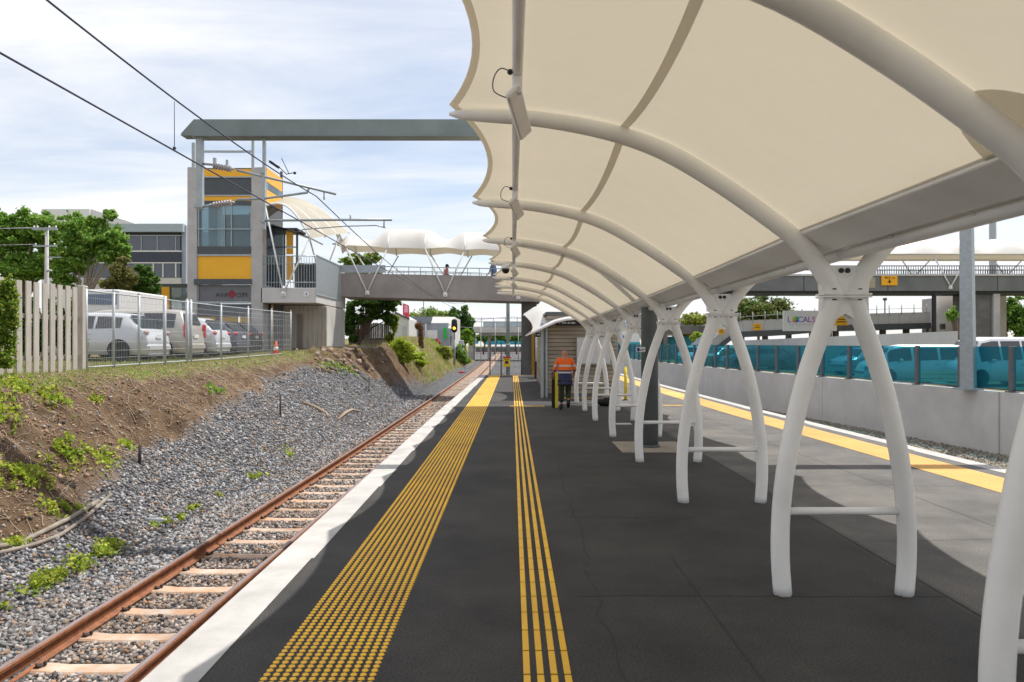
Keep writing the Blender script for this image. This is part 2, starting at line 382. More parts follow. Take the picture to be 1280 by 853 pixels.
mr = N.new('ShaderNodeMapRange'); mr.inputs[1].default_value = 2.9; mr.inputs[2].default_value = 3.02; L.new(sx.outputs[0], mr.inputs[0])
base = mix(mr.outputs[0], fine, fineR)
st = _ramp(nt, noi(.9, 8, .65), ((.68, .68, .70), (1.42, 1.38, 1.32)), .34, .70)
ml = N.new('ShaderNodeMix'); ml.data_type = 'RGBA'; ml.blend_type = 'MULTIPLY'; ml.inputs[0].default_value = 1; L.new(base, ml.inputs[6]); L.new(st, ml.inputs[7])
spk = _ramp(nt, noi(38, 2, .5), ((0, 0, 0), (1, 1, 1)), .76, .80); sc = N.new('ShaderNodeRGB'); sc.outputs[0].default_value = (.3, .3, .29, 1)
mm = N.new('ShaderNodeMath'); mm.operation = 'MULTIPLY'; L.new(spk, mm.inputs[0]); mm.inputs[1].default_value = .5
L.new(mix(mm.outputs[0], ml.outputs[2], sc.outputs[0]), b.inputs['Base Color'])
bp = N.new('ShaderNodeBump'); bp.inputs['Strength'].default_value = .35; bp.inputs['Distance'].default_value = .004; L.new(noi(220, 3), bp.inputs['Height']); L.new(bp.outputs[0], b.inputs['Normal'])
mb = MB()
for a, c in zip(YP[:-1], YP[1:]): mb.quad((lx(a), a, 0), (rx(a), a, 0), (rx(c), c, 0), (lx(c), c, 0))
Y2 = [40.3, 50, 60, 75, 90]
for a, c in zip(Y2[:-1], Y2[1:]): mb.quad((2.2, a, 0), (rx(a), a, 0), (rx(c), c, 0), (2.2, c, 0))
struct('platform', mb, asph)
mb = MB()
for a, c in zip(YP[:-1], YP[1:]):
    mb.quad((lx(a)+.10, a, BED-.2), (lx(a)+.10, a, -.12), (lx(c)+.10, c, -.12), (lx(c)+.10, c, BED-.2))
    mb.quad((lx(a)+.10, a, -.12), (lx(a), a, -.12), (lx(c), c, -.12), (lx(c)+.10, c, -.12))
YR = YP+Y2[1:]
for a, c in zip(YR[:-1], YR[1:]):
    mb.quad((rx(a)-.05, a, BED-.2), (rx(c)-.05, c, BED-.2), (rx(c)-.05, c, -.005), (rx(a)-.05, a, -.005))
mb.quad((-1.6, 40.3, BED-.2), (2.2, 40.3, BED-.2), (2.2, 40.3, -.004), (-1.6, 40.3, -.004)); mb.quad((2.2, 40.3, BED-.2), (2.2, 90, BED-.2), (2.2, 90, -.004), (2.2, 40.3, -.004))
struct('platform_wall', mb, M['concrete'])
mb = MB()
for a, c in zip(YP[:-1], YP[1:]):
    mb.quad((lx(a), a, .004), (lx(a)+.30, a, .004), (lx(c)+.28, c, .004), (lx(c), c, .004)); mb.quad((lx(a), a, -.12), (lx(a), a, .004), (lx(c), c, .004), (lx(c), c, -.12))
struct('platform_edge_left', mb, M['white_paint'])
mb = MB()
for a, c in zip(YR[:-1], YR[1:]):
    mb.quad((rx(a)-.24, a, .004), (rx(a), a, .004), (rx(c), c, .004), (rx(c)-.28, c, .004)); mb.quad((rx(a), a, -.12), (rx(c), c, -.12), (rx(c), c, .004), (rx(a), a, .004))
struct('platform_edge_right', mb, M['white_paint'])
# joints and cracks in the asphalt
mb = MB()
def strip(pts, w, z=.004):
    for (x0, y0), (x1, y1) in zip(pts[:-1], pts[1:]):
        d = Vector((x1-x0, y1-y0)).normalized(); n = Vector((-d.y, d.x))*w/2
        mb.quad((x0+n.x, y0+n.y, z), (x0-n.x, y0-n.y, z), (x1-n.x, y1-n.y, z), (x1+n.x, y1+n.y, z))
r = random.Random(3)
for y in (2.6, 5.1, 7.4, 9.9, 12.6, 15.4, 18.3, 22): strip([(.47+.03*math.sin(y), y), (.8, y+.02), (1.8, y+r.uniform(-.05, .05)), (2.95, y)], .008)
crk = [(.50+.05*r.uniform(-1, 1)+.015*y, y) for y in np.arange(1.5, 16, .25)]; strip(crk, .004)
strip([(2.95, y) for y in (0, 5, 10, 20, 38)], .012); strip([(1.28, y) for y in (1, 6)], .006); strip([(4.6, 2), (4.45, 12), (4.4, 30)], .006)
for y in (6.5, 9, 13, 17.5): strip([(2.96, y), (4.4, y+.1), (5.5, y)], .006)
struct('asphalt_joints', mb, mat('joint_tar', (.022, .021, .020), rough=.7))
# tactile studs
def studs(cells, r_, h, seg):
    n = len(cells); C = np.array(cells, dtype=np.float32); a = np.arange(seg)*2*np.pi/seg
    ring = lambda rr, z: np.stack([np.cos(a)*rr, np.sin(a)*rr, np.full(seg, z)], -1)
    T = np.concatenate([ring(r_, .0), ring(r_*.82, h*.75), ring(r_*.4, h)]); v = T[None]+C[:, None, :]; k = len(T)
    fs = []
    for q in range(2):
        for j in range(seg): fs.append([q*seg+j, q*seg+(j+1) % seg, (q+1)*seg+(j+1) % seg, (q+1)*seg+j])
    for j in range(0, seg-2, 2): fs.append([2*seg, 2*seg+j+1, 2*seg+j+2, 2*seg+(j+3) % seg])
    f = np.array(fs); f = (f[None]+k*np.arange(n)[:, None, None]).reshape(-1, 4); return v.reshape(-1, 3), f
cells = []
for i in range(12):
    for y in np.arange(-1.0, 40.0, .05):
        x = -1.273+.05*i+interp(y, [3, 40], [0, .09]); cells.append((x, y, 0))
v, f = studs(cells, .0185, .006, 8)
o = raw('tactile_strip', v, f, M['yellow_stud'], smooth=[True]*len(f)); tag(o, 'wide band of yellow round warning studs beside the white edge of the left platform', 'tactile paving')
mb = MB()
for i in range(4):
    for y in np.arange(-.9, 39.5, .3):
        x = .0775+.0705*i; mb.box((x, y+.143, .0035), (.036, .284, .007), bev=.0025)
for i in range(4):
    for k in range(9):
        t = k/9.; x = .3+.0*i+t*1.2; y = 39.5+.07*i-.0+t*1.6; 
        if y < 40.1: mb.box((x, y, .0035), (.12, .035, .007), bev=.002)
o = build('guide_bars', mb, M['yellow_stud']); tag(o, 'four thin yellow dashed guide lines running down the middle of the platform', 'tactile paving')
def band(name, x0, x1, y0, y1, label, r_=.017, pit=.05, base=None):
    cs = [(x, y, .004 if base else 0) for x in np.arange(x0+pit/2, x1, pit) for y in np.arange(y0+pit/2, y1, pit)]
    v, f = studs(cs, r_, .006, 6); o = raw(name, v, f, M['yellow_stud'], smooth=[True]*len(f)); return tag(o, label, 'tactile paving')
band('tactile_strip', -.06, .9, 20.3, 20.6, 'short dotted yellow cross band over the four guide lines left of the worker')
band('tactile_strip', 1.25, 3.6, 23.35, 23.65, 'dotted yellow band along the foot of the boarded stair wall')
band('tactile_strip', -.60, .55, 39.6, 39.9, 'dotted yellow band in front of the mesh gate at the platform end')
band('tactile_strip', 4.05, 4.78, 20.6, 20.85, 'short dotted yellow band branching off the far platform edge strip')
mb = MB(); cells = []
yo = lambda y: interp(y, [-6, 5, 9.6, 18.5, 29.6, 45, 85], [6.7, 6.42, 6.25, 5.93, 5.74, 5.62, 5.62])
YY = [-6, 0, 5, 9.6, 14, 18.5, 24, 29.6, 37, 45, 60, 85]
for a, c in zip(YY[:-1], YY[1:]): mb.quad((yo(a)-.68, a, .004), (yo(a), a, .004), (yo(c), c, .004), (yo(c)-.68, c, .004))
root = thing('tactile_strip', 'broad solid yellow warning strip along the sunlit right platform edge', 'tactile paving', (6, 8, 0))
build('base_tile', mb, M['yellow_far'], root)
for y in np.arange(5, 24, .06):
    for i in range(11): cells.append((yo(y)-.65+.06*i, y, .0045))
v, f = studs(cells, .019, .005, 6); raw('stud_field', v, f, M['yellow_far'], root, smooth=[True]*len(f))
# ------------------------------------------------------------------ railway track
root = thing('railway_track', 'rusty single railway track on pale sleepers left of the platform', 'railway track', (-3.5, 5, BED))
YT = list(np.arange(0, 100, 2.))+list(np.arange(100, 221, 5.))
for s in (-1, 1):
    prof = [(-.069, 0), (-.069, .012), (-.012, .03), (-.010, .105), (-.034, .118), (-.036, .145), (-.028, .153), (.028, .153), (.036, .145), (.034, .118), (.010, .105), (.012, .03), (.069, .012), (.069, 0)]
    mb = MB(); mh = MB(); z0 = BED+.02
    rows = [[(TRX(y)+s*.569+p[0], y, z0+p[1]) for p in prof] for y in YT]; mb.grid(rows, False)
    o = build('rail', mb, M['rust'], root)
    mh.grid([[(TRX(y)+s*.569+p, y, z0+.1545) for p in (-.022, .022)] for y in YT], False); build('rail_head', mh, M['rail_head'], o)
nsl = 0; far = MB()
for y in np.arange(1.0, 215, .7):
    c = TRX(y); mb = MB() if nsl < 95 else far
    # tapered top sleeper
    w_ = .102+random.uniform(-.006, .006); n0 = len(mb.v); dz_ = random.uniform(-.006, .004)
    pr = [(-1.1, .012), (-.74, .030), (-.42, .030), (-.28, .016), (.28, .016), (.42, .030), (.74, .030), (1.1, .012)]
    rows = []
    for (yy, dzz) in ((-w_-.012, -.14), (-w_, -.016), (-w_+.018, 0), (w_-.018, 0), (w_, -.016), (w_+.012, -.14)): rows.append([(c+p[0], y+yy, BED+p[1]+dzz+dz_) for p in pr])
    mb.grid(rows, False)
    if nsl < 95:
        o = build('sleeper', mb, M['sleeper'], root)
        if nsl < 45:
            for s in (-1, 1):
                for q in (-1, 1):
                    mc = MB(); x = c+s*.569+q*.105
                    pts = [(x+q*.035*math.cos(a)*1.0, y+.045*math.sin(a), BED+.045+.018*math.sin(2*a)) for a in np.linspace(0, 4.9, 9)]
                    mc.tube(pts, .011, 6); mc.box((x-q*.01, y, BED+.034), (.06, .07, .026), bev=.006); build('rail_clip', mc, M['clip'], o)
    nsl += 1
o = build('sleeper', far, M['sleeper'], root); o['kind'] = 'stuff'
# crossing tracks far
for k, (y0, sl) in enumerate(((190, -.02), (222, .03))):
    root = thing('railway_track', ['nearer', 'farther'][k]+' of two distant rusty tracks crossing behind the platform-end gate', 'railway track', (0, y0, BED))
    for s in (-1, 1):
        mb = MB(); mb.tube([(-16, y0+s*.57+sl*-16, BED+.22), (0, y0+s*.57, BED+.24), (40, y0+s*.57+sl*40, BED+.25)], .06, 6); build('rail', mb, M['rust'], root)
# ------------------------------------------------------------------ platform canopy
CX = 2.27
def catmull(P_, n=4):
    out = []
    for i in range(len(P_)-1):
        p0, p1, p2, p3 = [Vector(P_[max(0, min(len(P_)-1, j))]) for j in (i-1, i, i+1, i+2)]
        for k in range(n):
            t = k/n; out.append(tuple(.5*((2*p1)+(p2-p0)*t+(2*p0-5*p1+4*p2-p3)*t*t+(3*p1-p0-3*p2+p3)*t**3)))
    return out+[tuple(P_[-1])]
def smooth_(P_, it=2):
    P_ = [tuple(p) for p in P_]
    for _ in range(it): P_ = [P_[0]]+[tuple((a+2*b_+c)/4 for a, b_, c in zip(P_[i-1], P_[i], P_[i+1])) for i in range(1, len(P_)-1)]+[P_[-1]]
    return P_
FY = [-3.0, -.1, 2.85, 5.15, 8.13, 10.9, 13.8, 16.7, 19.1, 21.5]
PROF = [(.045, 2.065), (.10, 2.19), (.17, 2.31), (.265, 2.43), (.37, 2.53), (.495, 2.62), (.725, 2.79), (.97, 2.945), (1.23, 3.10), (1.55, 3.21), (1.83, 3.27), (2.13, 3.315), (2.4, 3.33), (2.57, 3.335), (2.70, 3.345)]
def zadj(Y): return interp(Y, [3, 5.15, 8.13, 10.9, 13.8, 21.5], [0, 0, -.05, -.08, -.10, -.14])
LEG = [(.415, -.01), (.432, .15), (.437, .35), (.432, .6), (.40, .85), (.36, 1.07), (.30, 1.35), (.24, 1.56), (.16, 1.78), (.095, 1.93), (.072, 2.05)]
LEG = catmull(smooth_(LEG, 1), 2)
ARCH = smooth_(catmull(PROF, 3), 4)
ARR = [interp(i/(len(ARCH)-1), [0, .55, .7, .85, .95, 1], [.064, .064, .056, .048, .036, .012]) for i in range(len(ARCH))]
canopy = thing('platform_canopy', 'long cream tensile fabric canopy on white wishbone steel frames along the platform', 'canopy', (CX, 8, 0))
for fi, Y in enumerate(FY):
    dz = zadj(Y)
    fr = MB().box((CX, Y, 2.052+dz*.3), (.325, .15, .012)).box((CX, Y, 2.035+dz*.3), (.325, .15, .012))
    # gusset plates
    fr.prism([(CX-.158, 2.028), (CX+.158, 2.028), (CX+.162, 1.90), (CX+.19, 1.80), (CX+.10, 1.86), (CX, 1.92), (CX-.10, 1.86), (CX-.19, 1.80), (CX-.162, 1.90)], Y-.03, Y+.03)
    fr.prism([(CX-.158, 2.06), (CX+.158, 2.06), (CX+.165, 2.14), (CX+.20, 2.26), (CX+.10, 2.22), (CX, 2.16), (CX-.10, 2.22), (CX-.20, 2.26), (CX-.165, 2.14)], Y-.03, Y+.03)
    fr.prism([(CX-.10, 2.18), (CX, 2.10), (CX+.10, 2.18), (CX+.10, 2.25), (CX-.10, 2.25)], Y-.012, Y+.012)
    frame = build('support_frame', fr, M['white_steel'], canopy)
    for s in (-1, 1):
        m_ = MB().tube([(CX+s*u, Y, z) for u, z in LEG], .0615, 16); build('leg', m_, M['white_steel'], frame)
        pr = [(CX+s*u, Y, z+dz*min(1, max(0, (z-2.0)/1.0))-.055) for u, z in ARCH]
        m_ = MB().tube(pr, ARR, 14); build('arch', m_, M['white_steel'], frame)
        bo = MB()
        for zz in (2.01, 2.082): bo.cyl((CX+s*.085, Y-.045, zz+dz*.3), .022, .008, 8); bo.cyl((CX+s*.085, Y+.03, zz+dz*.3), .022, .008, 8)
        build('bolt', bo, M['dark'], frame)
    build('crossbar', MB().tube([(CX-.43, Y, .57), (CX+.43, Y, .57)], .026, 10), M['white_steel'], frame)
    bo = MB()
    for s in (-1, 1): bo.tube([(CX+s*.022, Y-.02, 2.215), (CX+s*.022, Y+.02, 2.215)], .018, 10)
    build('bolt', bo, M['dark'], frame)
    # ground plates
# pipes, gutters and purlins, bay by bay
for a, c in zip(FY[:-1], FY[1:]):
    za, zc = zadj(a)*.5, zadj(c)*.5
    build('ridge_pipe', MB().tube([(CX, a, 2.335+za), (CX, c, 2.335+zc)], .048, 12), M['white_steel'], canopy)
    build('gutter_panel', MB().quad((CX-.11, a, 2.356+za), (CX+.11, a, 2.356+za), (CX+.11, c, 2.356+zc), (CX-.11, c, 2.356+zc)), M['white_steel'], canopy, solid=.012)
    for s in (-1, 1):
        g = MB()
        fa, fc = zadj(a), zadj(c)
        g.quad((CX+s*.10, a, 2.352+za), (CX+s*.30, a, 2.462+fa), (CX+s*.30, c, 2.462+fc), (CX+s*.10, c, 2.352+zc)).quad((CX+s*.30, a, 2.462+fa), (CX+s*.30, a, 2.52+fa), (CX+s*.30, c, 2.52+fc), (CX+s*.30, c, 2.462+fc))
        build('gutter_panel', g, M['white_steel'], canopy, solid=.012)
        g = MB()
        for t in (.33, .67):
            y = lerp(a, c, t); z = lerp(za, zc, t); g.prism([(CX+s*.03, 2.375+z), (CX+s*.12, 2.375+z), (CX+s*.20, 2.415+z), (CX+s*.19, 2.40+z), (CX+s*.045, 2.33+z)], y-.006, y+.006)
        build('bracket', g, M['white_steel'], canopy)
        build('purlin', MB().tube([(CX+s*2.24, a, 3.215+zadj(a)), (CX+s*2.24, c, 3.215+zadj(c))], .03, 10), M['white_steel'], canopy)
def prof_at(t):
    u = .275+t*(2.70-.275); return u, interp(u, [p[0] for p in ARCH], [p[1] for p in ARCH])
def mem_pt(s, a, c, t, v, off=0.):
    k = 4*v*(1-v); u, z = prof_at(t)
    zz = z+lerp(zadj(a), zadj(c), v)
    u2 = .275+(u-.275)*(1-.088*k*t**2.2)
    sag = -.055*k*math.sin(math.pi*min(1, t*1.02))
    return (CX+s*u2, lerp(a, c, v), zz+.012+sag+off+.02*k*t**4)
for a, c in zip(FY[:-1], FY[1:]):
    for s in (-1, 1):
        nt_, nv = 28, 14
        mb = MB().grid([[mem_pt(s, a, c, i/nt_, j/nv) for j in range(nv+1)] for i in range(nt_+1)])
        p = build('membrane', mb, M['membrane'], canopy)
        mb = MB().grid([[mem_pt(s, a, c, t, j/nv, -.006) for j in range(nv+1)] for t in (.975, .988, 1.0)]); build('hem', mb, M['hem'], p)
        mb = MB().grid([[mem_pt(s, a, c, t, j/nv, -.005) for j in range(nv+1)] for t in (.494, .517)]); build('seam', mb, M['membrane_seam'], p)
        # doubled corner patches next to the frames
        for e in (([0] if a == 2.85 else []) + ([1] if c == 2.85 else [])):
            rows = []
            for q in range(7):
                r_ = .27*q/6; row = []
                for w in range(9):
                    an = math.pi/2*w/8; dt = r_*math.sin(an)/2.42; dv = r_*math.cos(an)/(c-a); row.append(mem_pt(s, a, c, dt, dv if e == 0 else 1-dv, -.006))
                rows.append(row)
            build('corner_patch', MB().grid(rows), M['membrane_seam'], p)
# luminaires hanging from the left purlin
lum = mat('luminaire', (.88, .88, .88), (.80, .79, .77), rough=.35, scale=4)
for k, (y, lab) in enumerate([(4.15, 'nearest'), (7.1, 'second'), (10.2, 'third'), (13.1, 'fourth'), (16.0, 'fifth')]):
    z = 3.185+zadj(y)
    root = thing('platform_light', lab+' white light fitting under the canopy edge, counting from the camera', 'light fitting', (.03, y, z-.05), group='light fittings under the canopy')
    build('housing', MB().box((.045, y+.33, z-.10), (.10, .74, .035), rz=-.06, rx=-.07, ry=-.75, bev=.010), lum, root)
    build('bracket', MB().box((.03, y, z-.02), (.05, .05, .14), bev=.006).tube([(.03, y+.1, z+.03), (.03, y+.1, z-.09)], .012, 8), M['white_steel'], root)
    build('cable', MB().tube(catmull([(.0, y-.02, z+.02), (-.06, y-.03, z+.04), (-.10, y, z-.0), (-.10, y+.05, z-.06), (-.02, y+.08, z-.09)], 4), .0035, 6), M['frame_dark'], root)
    build('gland', MB().ball((-.01, y-.03, z+.02), .017, 8, 6), M['dark'], root)
root = thing('security_camera', 'black dome camera hung at the canopy edge in front of the footbridge', 'camera', W(632, 338, 10.9))
cxx = W(632, 338, 10.9); build('dome', MB().ball(cxx, (.055, .055, .05), 14, 8), M['black'], root); build('mount', MB().cyl((cxx[0], cxx[1], cxx[2]+.02), .06, .05, 14).tube([(cxx[0], cxx[1], cxx[2]+.07), (cxx[0]+.09, cxx[1], cxx[2]+.1)], .015, 8), M['white_steel'], root)

# ------------------------------------------------------------------ catenary portal
PY = 12.4
portal = thing('catenary_mast', 'round grey mast standing on the platform with a long grey beam reaching over the track', 'overhead line mast', (2.27, PY, 0))
build('column', MB().cyl((2.27, PY, .02), .14, 5.2, 28), M['column_grey'], portal)
build('base_collar', MB().cyl((2.27, PY, .02), .17, .03, 28), M['column_grey'], portal)
bz0, bz1 = WZ(172, PY), WZ(152, PY); xl = WX(230, PY); xk = WX(246, PY)
bm_ = MB().prism([(xl, bz0), (9.9, bz0), (9.9, bz1), (xk, bz1), (xl, bz0+.03)], PY-.12, PY+.12); build('beam', bm_, M['beam_grey'], portal)
build('flange', MB().box(((xl+9.9)/2+.1, PY, bz0-.008), (9.9-xl-.2, .30, .014)), M['beam_grey'], portal)
def V_(px, py, D=PY): return W(px, py, D)
dp = build('drop_post', MB().span((WX(246, PY), PY-.05, WZ(262, PY)), (WX(254, PY), PY+.05, bz0), bev=.008), M['galv'], portal)
build('drop_post', MB().span((WX(328.5, PY), PY-.02, WZ(287, PY)), (WX(331.5, PY), PY+.03, bz0)), M['galv'], portal)
for q_, d_ in (((250, 173), (.16, .2, .02)), ((249, 258), (.14, .14, .05)), ((329, 215), (.05, .09, .06)), ((329, 249), (.05, .09, .06)), ((329, 276), (.06, .09, .07))): build('fitting', MB().box(V_(*q_), d_), M['galv'], portal)
def cant(name, pts, r_=.022): return build(name, MB().tube([V_(*p) for p in pts], r_, 8), M['galv'], portal)
cant('cantilever_arm', [(296, 213), (330, 221), (420, 243)], .02); cant('cantilever_arm', [(296, 250), (333, 248), (384, 241), (386, 236)], .02)
cant('registration_arm', [(325, 276), (430, 275), (490, 275)], .02)
build('registration_arm', MB().tube([V_(374, 290), V_(379, 287), V_(430, 283), V_(470, 282), V_(482, 285)], .010, 8).tube([V_(480, 275), V_(480, 284)], .012, 6).tube([V_(405, 240), V_(405, 250)], .012, 6).tube([V_(438, 275), V_(438, 268)], .012, 6), M['galv'], portal)
for (y0, y1) in ((206, 211), (256, 252)):
    m_ = MB()
    for k in range(7): 
        x = 268+k*3.4; y = lerp(y0, y1, (k+1)/8)+1; m_.tube([V_(x-.9, y), V_(x+.9, y)], [.055, .04], 12)
    m_.tube([V_(264, y0), V_(293, y1+1)], .018, 8); build('insulator', m_, mat('insulator', (.42, .38, .38), rough=.3), portal)
    build('fitting', MB().tube([V_(253, y0-1 if y0 < 220 else y0+3), V_(265, y0)], .02, 8), M['galv'], portal)
build('base_pad', MB().prism([(1.73, .0), (2.83, .0), (2.83, .014), (1.73, .014)], PY-.62, PY+.62), mat('pad_concrete', (.36, .31, .25), (.30, .26, .21), rough=.9, dirt=.2), portal)
sg = build('small_sign', MB().span((2.02, PY-.165, WZ(440, PY)), (2.17, PY-.155, WZ(434, PY)-.0)), M['white'], portal)
build('emblem', MB().span((2.035, PY-.168, WZ(439, PY)), (2.075, PY-.1655, WZ(435, PY))).tube([(2.08, PY-.167, WZ(438, PY)), (2.16, PY-.167, WZ(436.5, PY))], .006, 4), mat('sign_blue', (.02, .03, .35)), sg)
# wires
def sag(a, b, s, n=24): return [(lerp(a[0], b[0], t), lerp(a[1], b[1], t), lerp(a[2], b[2], t)-s*4*t*(1-t)) for t in [i/n for i in range(n+1)]]
zc = 3.74
pa = V_(393, 246); pc = V_(379, 288)
o = build('messenger_wire', MB().tube(sag((-3.60, -30, 5.6), (-3.60, -2, 5.0), .2, 8)[:-1]+sag((-3.60, -2, 5.02), (-3.22, PY, pa[2]), .33)+sag((-3.22, PY, pa[2]), (-3.3, 58, 5.0), .85)[1:], .009, 5), M['wire']); tag(o, 'upper of the two dark overhead wires crossing the sky above the track', 'overhead wire')
o = build('contact_wire', MB().tube([(-3.62, -30, 3.76), (-3.60, 0, 3.74), (pc[0], PY, 3.70), (-3.3, 58, 3.72)], .009, 5), M['wire']); tag(o, 'lower of the two dark overhead wires running straight above the track', 'overhead wire')
y = 3.57*940/(640-218); o = build('dropper', MB().tube([(-3.57, y, 3.75), (-3.57, y, 4.275)], .004, 5).ball((-3.57, y, 3.78), .02, 6, 4), M['wire']); tag(o, 'thin vertical dropper joining the two overhead wires', 'overhead wire')
root = thing('balance_weight_arm', 'small ball ended steel fitting on the wire in front of the tower side', 'wire fitting', V_(368, 216))
build('rod', MB().tube([V_(336, 201), V_(350, 210), V_(358, 218), V_(368, 216)], .008, 6).tube([V_(352, 198), V_(361, 217)], .006, 6), M['dark'], root); build('insulator', MB().tube([V_(337, 202), V_(349, 210)], .022, 8).ball(V_(368.5, 216.5), .025, 8, 6), M['dark'], root)
# ------------------------------------------------------------------ left side: lift tower
def R2(mb, x0, y0, x1, y1, D, dep=.06, off=0., bev=0.):   # rectangle seen at depth D, thickness dep going back
    return mb.span((WX(x0, D), D+off, WZ(y1, D)), (WX(x1, D), D+off+dep, WZ(y0, D)), bev=bev)
TY, TB = 34.5, 37.5
tx0, tx1 = WX(234, TY), WX(328, TY)
tower = thing('lift_tower', 'tall grey and yellow glazed lift tower between concrete columns', 'lift tower', (tx1, TY, 1.2))
gz = 1.0
for (x0, x1, ya, yb) in ((tx0, WX(246, TY), TY, TY+.6), (WX(314, TY), tx1, TY, TY+.6), (tx0, WX(246, TY), TB-.6, TB), (WX(314, TY), tx1, TB-.6, TB)):
    build('concrete_column', MB().span((x0, ya, gz), (x1, yb, WZ(209, TY)), bev=.02), M['concrete'], tower)
def panel(nm, y0, y1, m, off=.08, x0=246, x1=314, dep=.08): return build(nm, R2(MB(), x0, y0, x1, y1, TY, dep, off), m, tower)
panel('yellow_panel', 211, 220.5, M['yellow']); panel('grey_panel', 222, 243.5, M['frame_dark'], .10); panel('yellow_panel', 245, 251, M['yellow'])
panel('transom', 251, 257, M['frame_dark'], .02); panel('transom', 308, 318, M['frame_dark'], .05); panel('yellow_panel', 320, 349, M['yellow'], .1); panel('transom', 349, 356, M['frame_dark'], -.06, 243, 315)
panel('transom', 220.5, 222, M['galv'], .04); panel('transom', 243.5, 245, M['galv'], .04); panel('transom', 318, 320, M['galv'], .04)
g = panel('window', 257, 308, M['glass_blue'], .12, dep=.02)
panel('handrail', 286, 287.2, M['galv'], -.04, dep=.04)
for x in (247, 279, 288, 312.5): panel('mullion', 257, 308, M['galv'], .05, x, x+1.3, .05)
build('lift_car', R2(MB(), 268, 264, 300, 306, TY, 1.6, 1.0).span((WX(302, TY), TY+.9, WZ(306, TY)), (WX(308, TY), TY+1.3, WZ(270, TY))), mat('lift_interior', (.45, .48, .48), (.35, .38, .38), rough=.5, scale=.8), tower)
build('lift_sign', R2(MB(), 292, 266, 303, 271.5, TY, .03, .5).span((WX(306, TY), TY+.5, WZ(270, TY)), (WX(309, TY), TY+.53, WZ(264, TY))), M['yellow'], tower)
g = panel('shop_window', 356, 378, mat('window_film', (.16, .16, .17), (.12, .12, .13), rough=.25, scale=1), .14, dep=.03)
for x in (246, 313): panel('mullion', 356, 378, M['galv'], .08, x, x+1.2, .05)
panel('sill', 377, 379.5, M['galv'], .02)
dz = TY+.13
dm = MB(); cx, cz = WX(288.5, TY), WZ(367.5, TY); q = .21
dm.prism([(cx-q, cz), (cx, cz-q), (cx+q, cz), (cx, cz+q)], dz-.006, dz); build('diamond_logo', dm, mat('dull_red', (.28, .03, .05)), g)
lt = mat('film_lettering', (.055, .05, .055))
text_mesh('lettering', 'AVA', .30, lt, g, (WX(276, TY), dz-.008, WZ(369, TY)), (math.pi/2, 0, 0), mirror=True)
text_mesh('lettering', 'PED', .30, lt, g, (WX(301, TY), dz-.008, WZ(369, TY)), (math.pi/2, 0, 0), mirror=True)
panel('lower_window', 380, 392, M['glass_dark'], .14, dep=.03); panel('lower_grille', 392, 396, M['frame_dark'], .1)
for (a, b_) in ((247, 268), (274, 296), (299, 312)): panel('yellow_panel', 396, 420, mat('yellow_timber', (.55, .36, .08), (.48, .31, .07), scale=6, stretch=(8, 1, .5)), .12, a, b_)
panel('base_wall', 420, 446, M['concrete'], .1)
# side face (towards the track)
def side(nm, y0, y1, z0, z1, m, d=.05, x=None): return build(nm, MB().span(((x or tx1)-d, y0, z0), ((x or tx1)+.005, y1, z1)), m, tower)
ztop = WZ(206, TY)
z = lambda p: WZ(p, TY)
side('yellow_panel', TY+.6, TB, z(224), ztop, M['yellow']); side('side_glass', TY+.6, TB, z(233), z(224)-.02, M['glass_blue'], .02); side('yellow_panel', TY+.6, TB, z(250), z(233)-.02, M['yellow'])
side('transom', TY+.6, TB+.03, z(252), z(250)-.01, M['frame_dark'], .08); side('side_glass', TY+.6, TB-.1, z(356), z(252)-.02, M['glass_dark'], .03); side('corner_post', TB-.05, TB+.05, z(356), z(196), M['frame_dark'], .1)
side('side_wall', TY+.6, TB, gz, z(356), M['concrete'], .2)
build('roof', MB().span((tx0+.1, TY+.1, z(212)), (tx1-.1, TB, z(209.5))), M['frame_dark'], tower)
for (x0, x1, y1) in ((239, 242.5, 178), (265.5, 269, 197), (281.5, 284, 199.5), (327.5, 331.5, 178)): build('roof_post', R2(MB(), x0, y1, x1, 211, TY, .12, .05), M['galv'], tower)
build('roof_frame', R2(MB(), 314, 165, 317, 209, TY, .1, .02).span((WX(246, TY), TY+.03, z(190.5)), (WX(314, TY), TY+.1, z(188))), M['galv'], tower)
# lobby at bridge level
lob = tower
LY = 36.2
build('lobby_frame', R2(MB(), 329, 285, 371, 288, LY, 1.6).box((WX(371, LY), LY+.05, WZ(322, LY)), (.08, .1, WZ(286, LY)-WZ(357, LY))).box((WX(355, LY), LY+.05, WZ(322, LY)), (.06, .1, WZ(286, LY)-WZ(357, LY))).box((WX(331, LY), LY+.05, WZ(322, LY)), (.08, .1, WZ(286, LY)-WZ(357, LY))).box((WX(350, LY), LY+.04, WZ(309, LY)), (1.55, .05, .05)), M['frame_dark'], lob)
build('lobby_glass', R2(MB(), 331, 288, 356, 357, LY, .03, .1), M['glass_clear'], lob)
for (a, b_) in ((289, 308), (310, 318), (320, 350)): build('yellow_panel', R2(MB(), 357.5, a, 366, b_, LY, .05, .03), M['yellow'], lob)
build('lobby_roof', MB().prism([(WX(330, 36), WZ(276, 36)), (WX(388, 36), WZ(297, 36)), (WX(388, 36), WZ(299, 36)), (WX(366, 36), WZ(288, 36)), (WX(330, 36), WZ(279, 36))], 36.0, 38.4), M['galv_light'], lob)

